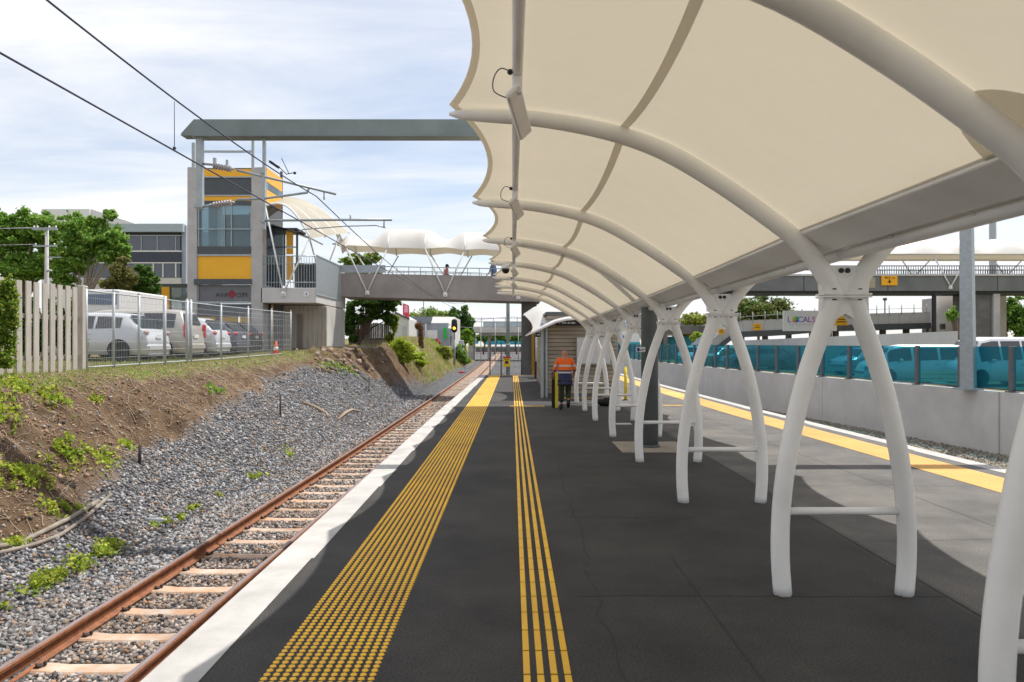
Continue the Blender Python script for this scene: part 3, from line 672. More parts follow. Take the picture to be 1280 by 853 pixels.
# ------------------------------------------------------------------ footbridge over the track
BY = 39.5
fb = thing('footbridge', 'concrete footbridge with white tensile canopy crossing the railway beyond the platform canopy', 'footbridge', (-9, BY, 1.4))
def bz(px, top): return lerp(WZ(341.5 if top else 370.8, BY), WZ(345.5 if top else 376.2, BY), (px-422)/(630-422))
xa, xb = WX(422, BY), 1.5
gd = MB()
for (y0, y1) in ((BY, BY+.22), (BY+2.5, BY+2.72)):
    P4 = lambda x, top: bz(VX+x*F/BY, top)
    n = len(gd.v)
    gd.v += [(xa, y0, P4(xa, 0)), (xb, y0, P4(xb, 0)), (xb, y0, P4(xb, 1)), (xa, y0, P4(xa, 1)), (xa, y1, P4(xa, 0)), (xb, y1, P4(xb, 0)), (xb, y1, P4(xb, 1)), (xa, y1, P4(xa, 1))]
    for f in ((0, 1, 2, 3), (5, 4, 7, 6), (3, 2, 6, 7), (1, 0, 4, 5), (0, 3, 7, 4), (1, 5, 6, 2)): gd.f.append(tuple(i+n for i in f)); gd.smooth.append(False)
build('girder', gd, M['girder'], fb)
gd = MB(); n = 0
gd.grid([[(x, y, bz(VX+x*F/BY, 0)+.03) for y in (BY+.22, BY+2.5)] for x in (xa, xb)], False).grid([[(x, y, bz(VX+x*F/BY, 0)+.33) for y in (BY+.22, BY+2.5)] for x in (xa, xb)], False)
build('deck', gd, M['girder'], fb)
for nm, yy in (('railing', BY+.11), ('railing', BY+2.61)):
    rl = MB(); zt = lambda x: bz(VX+x*F/BY, 1)
    rl.tube([(xa, yy, zt(xa)+.40), (xb, yy, zt(xb)+.40)], .025, 6).tube([(xa, yy, zt(xa)+.10), (xb, yy, zt(xb)+.10)], .015, 6)
    for x in np.arange(xa, xb, .62): rl.tube([(x, yy, zt(x)-.02), (x, yy, zt(x)+.40)], .018, 6)
    build(nm, rl, M['galv'], fb)
build('mesh_screen', MB().span((xa, BY+.05, zt(xa)+.02), (xa+2.5, BY+.08, zt(xa)+.42)), mat('mesh_screen', (.42, .47, .52), rough=.5), fb)
# landing
lx0, lx1, ly0, ly1 = WX(325, TY), WX(395, TY), TY-.0, 40.6
lz0, lz1 = WZ(378.8, TY), WZ(360, TY)
build('landing_slab', MB().span((lx0+.03, ly0, lz0), (lx1, ly1, lz1), bev=.02), M['concrete_light'], fb)
rl = MB(); yy = ly0+.08
rl.tube([(lx0, yy, WZ(320, TY)), (lx1, yy, WZ(320, TY))], .022, 6).tube([(lx0, yy, WZ(330, TY)), (lx1, yy, WZ(330, TY))], .018, 6).tube([(lx0, yy, WZ(353, TY)), (lx1, yy, WZ(353, TY))], .018, 6)
for x in np.arange(lx0, lx1, .125): rl.box((x, yy, (WZ(320, TY)+lz1)/2), (.018, .018, WZ(320, TY)-lz1))
build('railing', rl, M['galv'], fb)
sc = MB(); xx = lx1+.02
for y in np.arange(ly0, BY, .10): sc.box((xx, y, (WZ(320, TY)+lz1)/2-.15), (.012, .055, WZ(320, TY)-lz1+.3))
sc.span((xx-.03, ly0, WZ(320, TY)), (xx+.03, BY, WZ(320, TY)+.05)).span((xx-.02, ly0, lz1-.32), (xx+.02, BY, lz1-.27)); build('side_screen', sc, mat('screen_grey', (.42, .46, .48), rough=.5, metal=.2), fb)
em = build('emblem_disc', MB().tube([(WX(383, TY), ly0-.001, WZ(368, TY)), (WX(383, TY), ly0-.03, WZ(368, TY))], .125, 20), M['white'], fb)
text_mesh('emblem_figure', '4', .2, mat('grey_figure', (.12, .12, .14)), em, (WX(383, TY), ly0-.034, WZ(368, TY)), (math.pi/2, 0, 0))
build('support_wall', MB().span((lx0+.2, 35.3, .9), (lx0+.55, 37.6, lz0)), M['concrete_dark'], fb)
build('drain_pipe', MB().cyl((WX(338, TY), ly0+.3, 1.0), .05, lz0-1.0, 8), mat('ochre_pipe', (.42, .26, .1)), fb)
# V struts
def vstrut(fx, fy, D, tops, par, r_=.045):
    s_ = MB(); f = W(fx, fy, D)
    for t in tops:
        w = W(*t) if len(t) == 3 else W(t[0], t[1], D); s_.tube([f, w], [r_*.75, r_], 8)
    o = build('v_strut', s_, M['white_steel'], par); build('foot_plate', MB().box((f[0], f[1]+.03, f[2]-.03), (.22, .08, .20), bev=.05).ball(f, .10, 10, 6), M['white_steel'], o); return o
vstrut(354, 367, TY-.06, [(331, 254), (388, 297)], fb)
vstrut(459, 365.8, BY-.06, [(431, 305.6), (484.7, 310)], fb); vstrut(556.5, 367.8, BY-.06, [(530.7, 310), (581, 313)], fb); vstrut(648, 371, BY-.06, [(622, 314), (672, 316)], fb)
DB = BY+2.75
for fx in (474, 566): vstrut(fx, 362, DB, [(fx-28, 318), (fx+24, 320)], fb, .04)
vstrut(402, 352, 39, [(387, 299), (424, 296)], fb)
build('stair_wall', R2(MB(), 368, 329, 395, 360, 38.6, .3), M['frame_dark'], fb)
# membrane of the second canopy (arched, scalloped)
XT = [WX(p, BY) for p in (417, 431, 484.7, 530.7, 581, 622, 672)]
def cz(x, e):      # height at the near (e=0) to far (e=1) edge
    T = [WX(p, BY) for p in (417, 431, 458, 484.7, 530.7, 556, 581, 600, 622, 672)]
    edge = [6.95, 6.83, 6.78, 6.70, 6.66, 6.70, 6.60, 6.62, 6.58, 6.5]
    rid = [7.05, 7.55, 7.30, 7.88, 7.86, 7.32, 7.72, 7.70, 7.62, 7.3]
    # smooth interpolation with cosine
    def ci(v):
        for i in range(len(T)-1):
            if x <= T[i+1] or i == len(T)-2:
                t = min(1, max(0, (x-T[i])/(T[i+1]-T[i]))); t = t*t*(3-2*t); return lerp(v[i], v[i+1], t)
    a, r_ = ci(edge), ci(rid); k = math.sin(math.pi*e)**.75 if 0 < e < 1 else 0
    return lerp(a, r_, k)
X0, X1 = XT[0], WX(672, BY)
rows = []
for i in range(73):
    x = lerp(X0, X1, i/72)
    k = 0
    for a, c in zip(XT[:-1], XT[1:]):
        if a <= x <= c: t = (x-a)/(c-a); k = 4*t*(1-t)
    rows.append([(x, lerp(BY-.15+.22*k, BY+3.0-.22*k, j/14), cz(x, j/14)+.05*k*(1 if j in (0, 14) else .3)) for j in range(15)])
p = build('canopy_membrane', MB().grid(rows), M['membrane_white'], fb)
for x in XT: build('canopy_rib', MB().tube([(x, lerp(BY-.15, BY+3.0, j/12), cz(x, j/12)-.05) for j in range(13)], .04, 8), M['white_steel'], p)
# first canopy over the landing (axis towards the viewer)
def P3(a, b_, t): return [lerp(a[i], b_[i], t) for i in range(3)]
A, Bq = W(332, 256, TY-.1), W(389, 298, TY-.1); C2, D2 = W(333, 246, 40.5), W(437, 291, 40.5)
rows = []
for i in range(13):
    t = i/12; l = P3(A, C2, t); r_ = P3(Bq, D2, t)
    rows.append([[lerp(l[k], r_[k], j/14)+(0, 0, .62*math.sin(math.pi*min(1, j/14))*(1+.12*math.cos(t*4*math.pi)))[k] for k in range(3)] for j in range(15)])
p = build('canopy_membrane', MB().grid(rows), mat('membrane_landing', (.46, .42, .34), rough=.6, trans=.2, tcol=(.5, .42, .3), scale=1), fb)
for i in (0, 4, 8, 12): build('canopy_rib', MB().tube([(q[0], q[1], q[2]-.05) for q in rows[i]], .045, 8), M['white_steel'], p)
build('canopy_end_panel', MB().grid([[W(417, 284, BY-.3), W(421, 285, BY+1)], [W(420, 294, BY-.3), W(427, 296, BY+1)], [W(424, 306, BY-.3), W(432, 306, BY+1)], [W(428, 318, BY-.3), W(434, 312, BY+1)]]), M['membrane_seam'], p)
# pier at the platform end
build('pier', MB().span((WX(652, 40.6), 40.6, -.0), (WX(671, 40.6), 41.8, 3.95), bev=.03), M['concrete_dark'], fb)
# ribbed store under the landing
st = thing('storage_container', 'beige ribbed container tucked under the footbridge landing', 'container', (-9.6, 36.2, 1.3))
xc0, xc1 = -12.6, -8.96; rb = MB()
for x in np.arange(xc0, xc1-.05, .22): rb.box((x+.11, 36.16, 2.4), (.12, .07, 2.1))
build('ribbing', rb, mat('container_beige', (.42, .37, .30), (.36, .31, .25), rough=.6, dirt=.3), st); build('body', MB().span((xc0, 36.2, 1.3), (xc1, 40.3, 3.52)), mat('container_cream', (.62, .60, .55), (.55, .53, .49), rough=.6, scale=2, dirt=.3), st)
build('door', MB().span((WX(371, 36.1), 36.08, 1.35), (WX(378, 36.1), 36.12, 3.1)), mat('container_dark_brown', (.2, .17, .14)), st)  # narrow panel in a darker brown than the ribs
o = build('timber_plank', MB().box((-8.2, 36.9, 1.52), (3.2, .35, .07)), M['timber_grey']); tag(o, 'long dark plank lying on the eroded bank under the landing', 'plank')

# ------------------------------------------------------------------ fences on the left
GX = -9.4
fn = thing('paling_fence', 'pale timber paling fence of upright boards at the far left', 'fence', (GX, 14, 1.1))
FT = 2.93
for y in np.arange(7.53, 16.3, .262):
    build('paling', MB().box((GX+random.uniform(-.008, .008), y, (1.05+FT)/2), (.025, .155, FT-1.05+random.uniform(-.02, .02)), rx=random.uniform(-.008, .008)), M['timber'], fn)
for zz in (1.42, 2.25): build('rail', MB().box((GX-.05, 11.9, zz), (.05, 9.0, .09)), M['timber'], fn)
build('end_post', MB().box((GX, 16.42, 2.03), (.12, .14, 1.9), bev=.01), M['timber'], fn)
wf = thing('wire_fence', 'galvanised wire mesh fence in front of the parked cars', 'fence', (GX, 24, 1.1))
posts = [16.6, 17.75, 18.95, 20.35, 21.75, 22.0, 24.3, 26.8, 29.4, 31.95]
gh = lambda y: interp(y, [16, 24, 32], [1.12, 1.15, 1.24])
for k, y in enumerate(posts):
    build('post', MB().cyl((GX, y, gh(y)-.1), .032 if k not in (3, 4, 5) else .045, 1.92, 10).ball((GX, y, gh(y)+1.82), .04, 8, 4), M['galv_light'], wf)
ra = MB()
for a, c in zip(posts[:-1], posts[1:]):
    pass
for h in (.06, 1.76): build('rail', MB().tube([(GX, q, gh(q)+h) for q in posts], .018, 6), M['galv_light'], wf)
wm = MB()
for y in np.arange(16.6, 31.95, .075): wm.box((GX, y, gh(y)+.9), (.0035, .0035, 1.7))
for h in (.25, .42, .62, .9, 1.2, 1.45, 1.6): wm.tube([(GX, 16.6, gh(16.6)+h), (GX, 24, gh(24)+h), (GX, 31.95, gh(31.95)+h)], .004, 4)
build('wire_mesh', wm, M['galv_light'], wf)
ws = MB()          # return section towards the tower
for x in np.arange(GX-2.2, GX, .09): ws.box((x, 32.0, gh(32)+.9), (.006, .006, 1.7))
o = build('wire_mesh', ws, M['galv_light'], wf)
cn = thing('traffic_cone', 'orange and white traffic cone behind the wire fence near the container', 'traffic cone', W(345, 443, 31.2))
c0 = W(345, 443, 31.2); c0 = (c0[0], c0[1], 1.22)
build('cone', MB().tube([(c0[0], c0[1], 1.22), (c0[0], c0[1], 1.80)], [.15, .03], 12).box((c0[0], c0[1], 1.235), (.36, .36, .03)), M['orange'], cn); build('white_band', MB().tube([(c0[0], c0[1], 1.42), (c0[0], c0[1], 1.56)], [.112, .082], 12), M['white'], cn)

# ------------------------------------------------------------------ buildings left
def wz(p, D): return WZ(p, D)
D = 80.
ob = thing('office_building', 'grey office block with dark ribbon windows behind the left trees', 'building', (WX(190, D), D, 1))
bx0, bx1 = WX(100, D), WX(226, D); 
def obx(nm, y0, y1, m, off=0., x0=None, x1=None, par=None, dep=8): return build(nm, MB().span((x0 or bx0, D+off, wz(y1, D)), ((x1 or bx1)-off, D+off+dep, wz(y0, D))), m, par or ob)
fas = mat('fascia_blue_grey', (.38, .45, .50), rough=.5)
obx('parapet', 280.5, 290.5, fas, -.35); obx('soffit', 290.5, 295, M['dark'], .1); w1 = obx('window_band', 295, 313.5, mat('ribbon_glass', (.04, .048, .075), (.07, .08, .11), rough=.12, scale=.3, spec=.9), .1)
obx('spandrel', 315, 329, mat('spandrel', (.05, .055, .085), rough=.5), 0); obx('window_band', 329, 347, mat('ribbon_glass_lower', (.04, .06, .085), rough=.08, spec=.9), .1); obx('base_wall', 347.5, 372, mat('cream_wall', (.6, .58, .55)), 0)
obx('trim', 313.5, 315, M['white'], -.05); obx('trim', 294.2, 295.2, M['galv'], -.04); obx('trim', 328.2, 329.4, M['white'], -.05)
for x in (191, 203, 219): build('mullion', MB().span((WX(x, D), D-.02, wz(347, D)), (WX(x+1.2, D), D+.1, wz(329.4, D))), M['white'], ob)
for x in (176, 196, 219): build('mullion', MB().span((WX(x, D), D+.02, wz(313.5, D)), (WX(x+.9, D), D+.1, wz(295, D))), M['galv'], ob)
build('side_wall', MB().span((bx1, D+.2, 1.2), (bx1+.45, D+9, wz(282, D))), mat('side_blue', (.32, .35, .42), rough=.3), ob)
D3 = 112.; wb = thing('white_warehouse', 'white flat roofed building rising behind the left trees', 'building', (WX(110, D3), D3, 1))
build('wall', MB().span((WX(52, D3), D3, 1), (WX(112, D3), D3+14, WZ(261.5, D3))), M['white'], wb)
build('roof', MB().prism([(WX(112, D3), WZ(261, D3)), (WX(170, D3), WZ(280, D3)), (WX(170, D3), 1), (WX(112, D3), 1)], D3+.4, D3+14), mat('roof_white', (.72, .72, .74)), wb)
D4 = 48.; sh = thing('bus_shelter', 'dark framed glass shelter with an orange end panel beside the tower', 'shelter', (WX(217, D4), D4, 1.2))
build('frame', MB().span((WX(199, D4), D4, WZ(358, D4)), (WX(236, D4), D4+1.5, WZ(355, D4))).span((WX(199, D4), D4, 1), (WX(201.5, D4), D4+.1, WZ(358, D4))).span((WX(212, D4), D4, 1), (WX(213.5, D4), D4+.1, WZ(358, D4))), M['frame_dark'], sh)
build('end_panel', MB().span((WX(201.5, D4), D4+.02, 1.6), (WX(211.5, D4), D4+.06, WZ(359, D4))), M['yellow'], sh); build('pane', MB().span((WX(213.5, D4), D4+.05, 1.6), (WX(235, D4), D4+.07, WZ(358, D4))), M['glass_clear'], sh)
build('white_fin', MB().prism([(WX(217, D4), WZ(374, D4)), (WX(231, D4), WZ(365, D4)), (WX(231, D4), WZ(371, D4)), (WX(222, D4), WZ(378, D4))], D4+.4, D4+.6), M['white'], sh)
D5 = 35.; cb = thing('site_cabin', 'low white cabin with a blue grey window band behind the silver people carrier', 'cabin', (WX(130, D5), D5, 1.2))
build('body', MB().span((WX(90, D5), D5, 1.2), (WX(148, D5), D5+5, WZ(362, D5)), bev=.05), M['white'], cb); build('window_band', MB().span((WX(92, D5), D5-.03, WZ(381, D5)), (WX(146, D5), D5+.05, WZ(368, D5))), mat('cabin_blue', (.12, .17, .26), rough=.2), cb)
up = thing('utility_pole', 'pale timber power pole with three crossarms in front of the big tree', 'power pole', W(57, 380, 40)); D6 = 40.
x6 = WX(57.5, D6)
build('pole', MB().tube([(x6, D6, .9), (x6+.05, D6, WZ(286, D6))], [.14, .085], 10), mat('pole_pale', (.55, .53, .52), (.45, .43, .42), rough=.9, dirt=.2), up)
build('crossarm', MB().box((x6, D6-.08, WZ(287, D6)), (1.3, .1, .1)), M['galv'], up); build('crossarm', MB().box((x6, D6-.08, WZ(308, D6)), (1.25, .08, .08)), M['galv'], up); build('crossarm', MB().box((x6+.5, D6-.08, WZ(322, D6)), (.7, .05, .05)), M['galv'], up)
ins = MB()
for dx in (-.58, -.4, .22, .58): ins.cyl((x6+dx, D6-.08, WZ(287, D6)+.04), .04, .14, 8)
for dx in (-.5, .5): ins.cyl((x6+dx, D6-.08, WZ(308, D6)+.04), .04, .1, 8)
build('insulator', ins, M['white'], up); build('street_light', MB().tube([(x6, D6, WZ(341, D6)), (x6+.3, D6-.2, WZ(338, D6))], .04, 8).ball((x6+.32, D6-.22, WZ(339, D6)), (.16, .12, .06), 8, 6), M['galv_light'], up)
for k, (y, dx) in enumerate(((285, -.58), (285, .58), (306, -.5))):
    zz = WZ(y, D6); o = build('power_line', MB().tube(sag((x6+dx, D6-.08, zz), (x6-30, D6-4-k, zz+.5), .5), .014, 4), mat('line_grey', (.35, .35, .36)))
    tag(o, ['left of the two power lines on the top crossarm of the pale pole', 'right of the two power lines on the top crossarm of the pale pole', 'power line running off the middle crossarm of the pale pole'][k], 'power line')
# ------------------------------------------------------------------ vegetation
def hsvj(c, j): 
    k = RNG.uniform(1-j, 1+j, (len(c), 1)); return np.clip(c*k+RNG.normal(0, .006, c.shape), 0, 1)
def leaves(C, size, pal, up=.25, asp=.6, mixp=None):
    n = len(C); C = np.array(C, dtype=np.float32)
    R = rotmats(n); a = R[:, 0]; b_ = R[:, 1]; 
    size = np.asarray(size).reshape(-1, 1)*RNG.uniform(.65, 1.3, (n, 1))
    a = a*size; b_ = b_*size*asp
    v = np.stack([C-a, C-b_*.9+a*.1, C+a, C+b_*.9+a*.1], 1).reshape(-1, 3)
    f = np.arange(4*n).reshape(n, 4); pal = np.array(pal); 
    w = RNG.integers(0, len(pal), n) if mixp is None else RNG.choice(len(pal), n, p=mixp)
    return v, f, np.repeat(hsvj(pal[w], .3), 4, axis=0)
def blob_pts(blobs, n, shell=.55, clump=.0):
    vol = np.array([b[1][0]*b[1][1]*b[1][2] for b in blobs])**(2/3.); pr = vol/vol.sum(); out = []
    for (c, r_), p in zip(blobs, pr):
        k = int(n*p); d = RNG.normal(size=(k, 3)); d /= np.linalg.norm(d, axis=1)[:, None]
        rad = RNG.uniform(shell, 1.0, (k, 1))**.7
        ph = np.sin(d[:, 0]*6+c[0])*np.sin(d[:, 1]*7+c[1]*2)*np.sin(d[:, 2]*6+c[2]); rad *= (1+.22*ph)[:, None]
        out.append(np.array(c)+d*rad*np.array(r_))
    return np.concatenate(out)
GREEN = [(.10, .22, .03), (.17, .32, .045), (.23, .40, .06), (.32, .48, .10)]
DARK = [(.03, .075, .018), (.05, .115, .025), (.075, .155, .03), (.14, .25, .05)]
YG = [(.30, .40, .04), (.42, .50, .06), (.22, .33, .04), (.50, .52, .09)]
YGB = [(.42, .52, .05), (.54, .60, .08), (.30, .44, .05)]
OLIVE = [(.16, .17, .05), (.24, .22, .07), (.20, .24, .06), (.30, .27, .10)]
def tree(name, label, base, blobs, n, ls, pal, trunk=(.25, .12), limbs=True, bark='bark', cat='tree', group=None, asp=.6, sub=None):
    root = thing(name, label, cat, base, group)
    if sub:      # scatter small clumps over each big blob
        bb = []
        for (c, r_) in blobs:
            for _ in range(int(sub*2.4)):
                d = RNG.normal(size=3); d /= np.linalg.norm(d); q = RNG.uniform(.25, 1.0); d[2] = d[2]*.9+.1
                s_ = RNG.uniform(.16, .34); bb.append(([c[i]+d[i]*r_[i]*q for i in range(3)], [r_[0]*s_, r_[1]*s_, r_[2]*s_*.75]))
        bl = bb
    else: bl = blobs
    if sub:
        wts = np.array([b_[1][0]*b_[1][2] for b_ in bl])**.9; wts /= wts.sum(); ix = RNG.choice(len(bl), n, p=wts)
        cc = np.array([b_[0] for b_ in bl])[ix]; rr = np.array([b_[1] for b_ in bl])[ix]; gs = RNG.normal(0, .52, (n, 3)); gs[:, 2] = gs[:, 2]*.8+.12*np.abs(gs[:, 2]); PT = cc+gs*rr
    else: PT = blob_pts(bl, n)
    v, f, t = leaves(PT, ls, pal, asp=asp); raw('crown', v, f, M['leaf'], root, tone=t)
    tr = MB(); top = blobs[0][0]
    if trunk:
        h = max(.4, min(b[0][2] for b in blobs)-base[2]); m_ = (base[0]+.12*h*random.uniform(-1, 1), base[1], base[2]+h*.6)
        tr.tube([(base[0], base[1], base[2]-.3), m_, (lerp(m_[0], top[0], .5), base[1], base[2]+h), tuple(top)], [trunk[0], lerp(*trunk, .4), trunk[1], trunk[1]*.3], 8)
        if limbs:
            for (c, r_) in blobs[1:]: tr.tube([m_, (lerp(m_[0], c[0], .5), lerp(m_[1], c[1], .5), lerp(m_[2], c[2], .6)+.1), tuple(c)], [trunk[1]*.8, trunk[1]*.5, trunk[1]*.15], 6)
        build('trunk', tr, M[bark], root)
    return root
def pb(px, py, rx_, rz_, D, ry=None):   # blob by its pixel box at depth D
    k = D/F; return (list(W(px, py, D)), [rx_*k, (ry or rx_)*k, rz_*k])
def on_ground(px, py):       # march down the view ray until it meets the ground
    D_ = 3.
    while D_ < 120:
        x, y, z = W(px, py, D_)
        if z < ground_z(x, y, True): return (x, y, z)
        D_ += .03
    return W(px, py, D_)
D = 50.
tree('broadleaf_tree', 'large dark green spreading tree left of the power pole', (WX(35, D), D, 1.2), [pb(22, 300, 26, 30, D), pb(45, 282, 18, 24, D), pb(-5, 310, 30, 30, D), pb(20, 335, 40, 22, D), pb(-40, 300, 40, 40, D), pb(40, 340, 24, 20, D), pb(5, 280, 18, 16, D), pb(66, 300, 20, 26, D), pb(62, 335, 22, 22, D)], 42000, .12, GREEN, (.35, .2), sub=14)
D = 46.
tree('broadleaf_tree', 'bright green tree with an open crown and pale forked trunk right of the power pole', (WX(108, D), D, 1.2), [pb(112, 305, 30, 30, D), pb(90, 288, 22, 24, D), pb(138, 300, 20, 18, D), pb(122, 278, 12, 12, D), pb(140, 318, 20, 16, D), pb(85, 320, 18, 18, D), pb(138, 270, 9, 8, D), pb(80, 350, 16, 14, D), pb(152, 312, 12, 12, D), pb(95, 330, 22, 18, D)], 36000, .11, GREEN, (.22, .13), bark='bark_pale', sub=14)
D = 44.
tree('yellowing_shrub', 'tall olive yellow shrub right of the pale forked trunk', (WX(150, D), D, 1.2), [pb(150, 338, 15, 16, D), pb(146, 355, 18, 16, D), pb(158, 350, 14, 18, D), pb(140, 362, 14, 12, D), pb(155, 326, 8, 8, D)], 9000, .085, OLIVE, (.08, .05), sub=10, cat='shrub')
D = 45.
tree('dense_shrub', 'rounded deep green shrub beside the office building base', (WX(182, D), D, 1.2), [pb(182, 350, 15, 18, D), pb(190, 362, 12, 14, D), pb(174, 365, 12, 12, D), pb(178, 338, 8, 8, D)], 9000, .08, DARK+GREEN[:2], (.08, .05), sub=10, cat='shrub')
D = 13.2
tree('hedge_bush', 'glossy green and yellow bush overhanging the paling fence at the left edge', (-8.9, D, 1.05), [pb(4, 395, 17, 42, D), pb(-10, 380, 24, 44, D), pb(8, 358, 11, 16, D), pb(2, 425, 16, 22, D), pb(8, 385, 13, 22, D), pb(-30, 400, 24, 45, D)] + [pb(0, 450, 18, 16, D)], 30000, .03, [(.18, .30, .04), (.26, .38, .05), (.10, .18, .03), (.42, .46, .07)], None, sub=14, cat='shrub')
tree('dark_hedge', 'dark green hedge growing behind the paling fence', (-11.7, 19, 1.05), [pb(px, 412, 12, 46, 19.) for px in (12, 30, 48, 66, 84, 98)], 22000, .06, DARK+GREEN[:2], None, sub=10, cat='hedge')
# tree with ivy under the bridge
D = 43.5
tree('ivy_clad_tree', 'dark ivy clad tree standing just behind the footbridge', (WX(447, D), D, 1.5), [pb(455, 380, 22, 16, D), pb(480, 385, 17, 14, D), pb(438, 392, 9, 16, D), pb(436, 412, 7, 14, D), pb(468, 372, 28, 12, D), pb(490, 378, 12, 9, D), pb(485, 400, 8, 10, D), pb(442, 425, 6, 8, D), pb(468, 392, 12, 10, D), pb(450, 400, 9, 10, D)], 30000, .08, DARK+[(.16, .27, .05), (.12, .24, .04)], (.2, .12), sub=12)
tree('yellowing_climber', 'yellow green climber hanging at the right end of the grey timber fence', (WX(491, 44), 44, 1.6), [pb(492, 410, 6, 14, 44), pb(494, 398, 6, 8, 44), pb(488, 422, 5, 10, 44)], 3500, .06, YG+DARK[:2], (.05, .03), sub=8, cat='climber')
D = 41.5
tree('broadleaf_tree', 'treetop showing above the left end of the footbridge parapet', (WX(455, 60), 60, 1.5), [pb(450, 325, 20, 9, 60), pb(465, 322, 12, 6, 60), pb(436, 328, 12, 6, 60), pb(455, 345, 26, 20, 60)], 6000, .14, OLIVE+GREEN, (.3, .2), sub=10)
for k, (px, py, rx_, rz_, D, pal, lab) in enumerate([(545, 402, 34, 20, 112, GREEN+OLIVE, 'broad green tree behind the grey sheds'), (575, 408, 17, 25, 108, DARK, 'dark dense tree right of the grey sheds'), (521, 408, 18, 12, 110, OLIVE, 'olive tree rising above the blue grey shed roof')]):
    tree('broadleaf_tree', lab, (WX(px, D), D, 0), [pb(px, py, rx_, rz_, D), pb(px-rx_*.5, py+5, rx_*.7, rz_*.8, D), pb(px+rx_*.5, py+6, rx_*.6, rz_*.8, D)], 7000, .26, pal, (.4, .25), sub=14)
tree('rounded_bush', 'bright lime green bush at the end of the bank near the overpass', (WX(581, 92), 92, .6), [pb(578, 420, 9, 8, 92), pb(586, 425, 8, 9, 92), pb(574, 424, 7, 7, 92), pb(584, 416, 6, 5, 92)], 5000, .13, [(.2, .36, .03), (.28, .46, .04), (.12, .24, .03)], (.1, .06), sub=10, cat='shrub')
for k, (px, py, rx_, rz_, D, pal, lab) in enumerate([(500, 437, 16, 18, 50, YGB, 'tall yellow green bush on the bank below the ivy clad tree'), (519, 447, 12, 9, 52, YGB, 'low lime yellow bush spilling down the bank'), (552, 438, 9, 10, 64, YGB+OLIVE, 'yellow leaved bush left of the signal'), (574, 444, 10, 14, 74, GREEN+[(.2, .26, .08)], 'grey green mound bush right of the signal')]):
    D = on_ground(px, py+rz_*.75)[1]+.15
    tree('bank_bush', lab, (WX(px, D), D, WZ(py+rz_*.8, D)), [pb(px, py, rx_, rz_, D), pb(px-rx_*.6, py+4, rx_*.8, rz_*.8, D), pb(px+rx_*.7, py+7, rx_*.75, rz_*.7, D), pb(px, py+rz_*.5, rx_, rz_*.6, D)], 9000, .085, pal, (.06, .04), sub=10, cat='shrub')
def far_tree(px, py, rx_, rz_, D, pal, lab, n=5000, ls=.2, z0=-.5, name='broadleaf_tree'):
    return tree(name, lab, (WX(px, D), D, z0), [pb(px, py, rx_*.75, rz_*.75, D), pb(px-rx_*.5, py+rz_*.25, rx_*.55, rz_*.6, D), pb(px+rx_*.5, py+rz_*.2, rx_*.55, rz_*.6, D), pb(px, py+rz_*.45, rx_*.85, rz_*.5, D)], n, ls, pal, (.2, .12), sub=12)
far_tree(948, 385, 46, 34, 90, DARK+OLIVE, 'big dark leafed tree behind the white billboard', 14000, .17)
far_tree(868, 398, 18, 12, 120, OLIVE+YG, 'yellow olive tree above the distant road bridge')
far_tree(848, 402, 12, 8, 125, OLIVE, 'small olive tree left of the yellow olive tree', 2500)
far_tree(873, 421, 10, 10, 70, YG+GREEN[2:], 'light green palm like shrub in front of the road bridge', 3000, .14)
far_tree(1272, 395, 24, 42, 62, DARK+GREEN, 'dark green tree at the right edge beyond the bridge pier', 9000, .13)
far_tree(1190, 392, 7, 12, 43, GREEN, 'small leafy creeper between the black downpipe and the mast', 1800, .07)
far_tree(762, 391, 12, 9, 90, GREEN, 'small green treetop seen between the farthest canopy frames', 2500)
for k, px in enumerate((604, 618, 632, 646, 690)): far_tree(px, 421, 10, 7, 165, GREEN+DARK, ['leftmost', 'second', 'third', 'fourth', 'rightmost'][k]+' green tree under the far overpass, counting from the left', 1200, .3, name='distant_tree')
# dead palm trunk
root = thing('dead_palm_trunk', 'shaggy brown dead palm trunk in front of the blue grey shed', 'tree', (WX(526, 58), 58, 1.6)); v, f, t = leaves(blob_pts([pb(526, 420, 3, 16, 58), pb(523, 408, 4, 4, 58)], 900, .7), .1, [(.30, .17, .08), (.22, .12, .06)]); raw('fronds', v, f, M['leaf'], root, tone=t); build('trunk', MB().tube([W(528, 436, 58), W(526, 410, 58)], .13, 8), M['bark'], root)

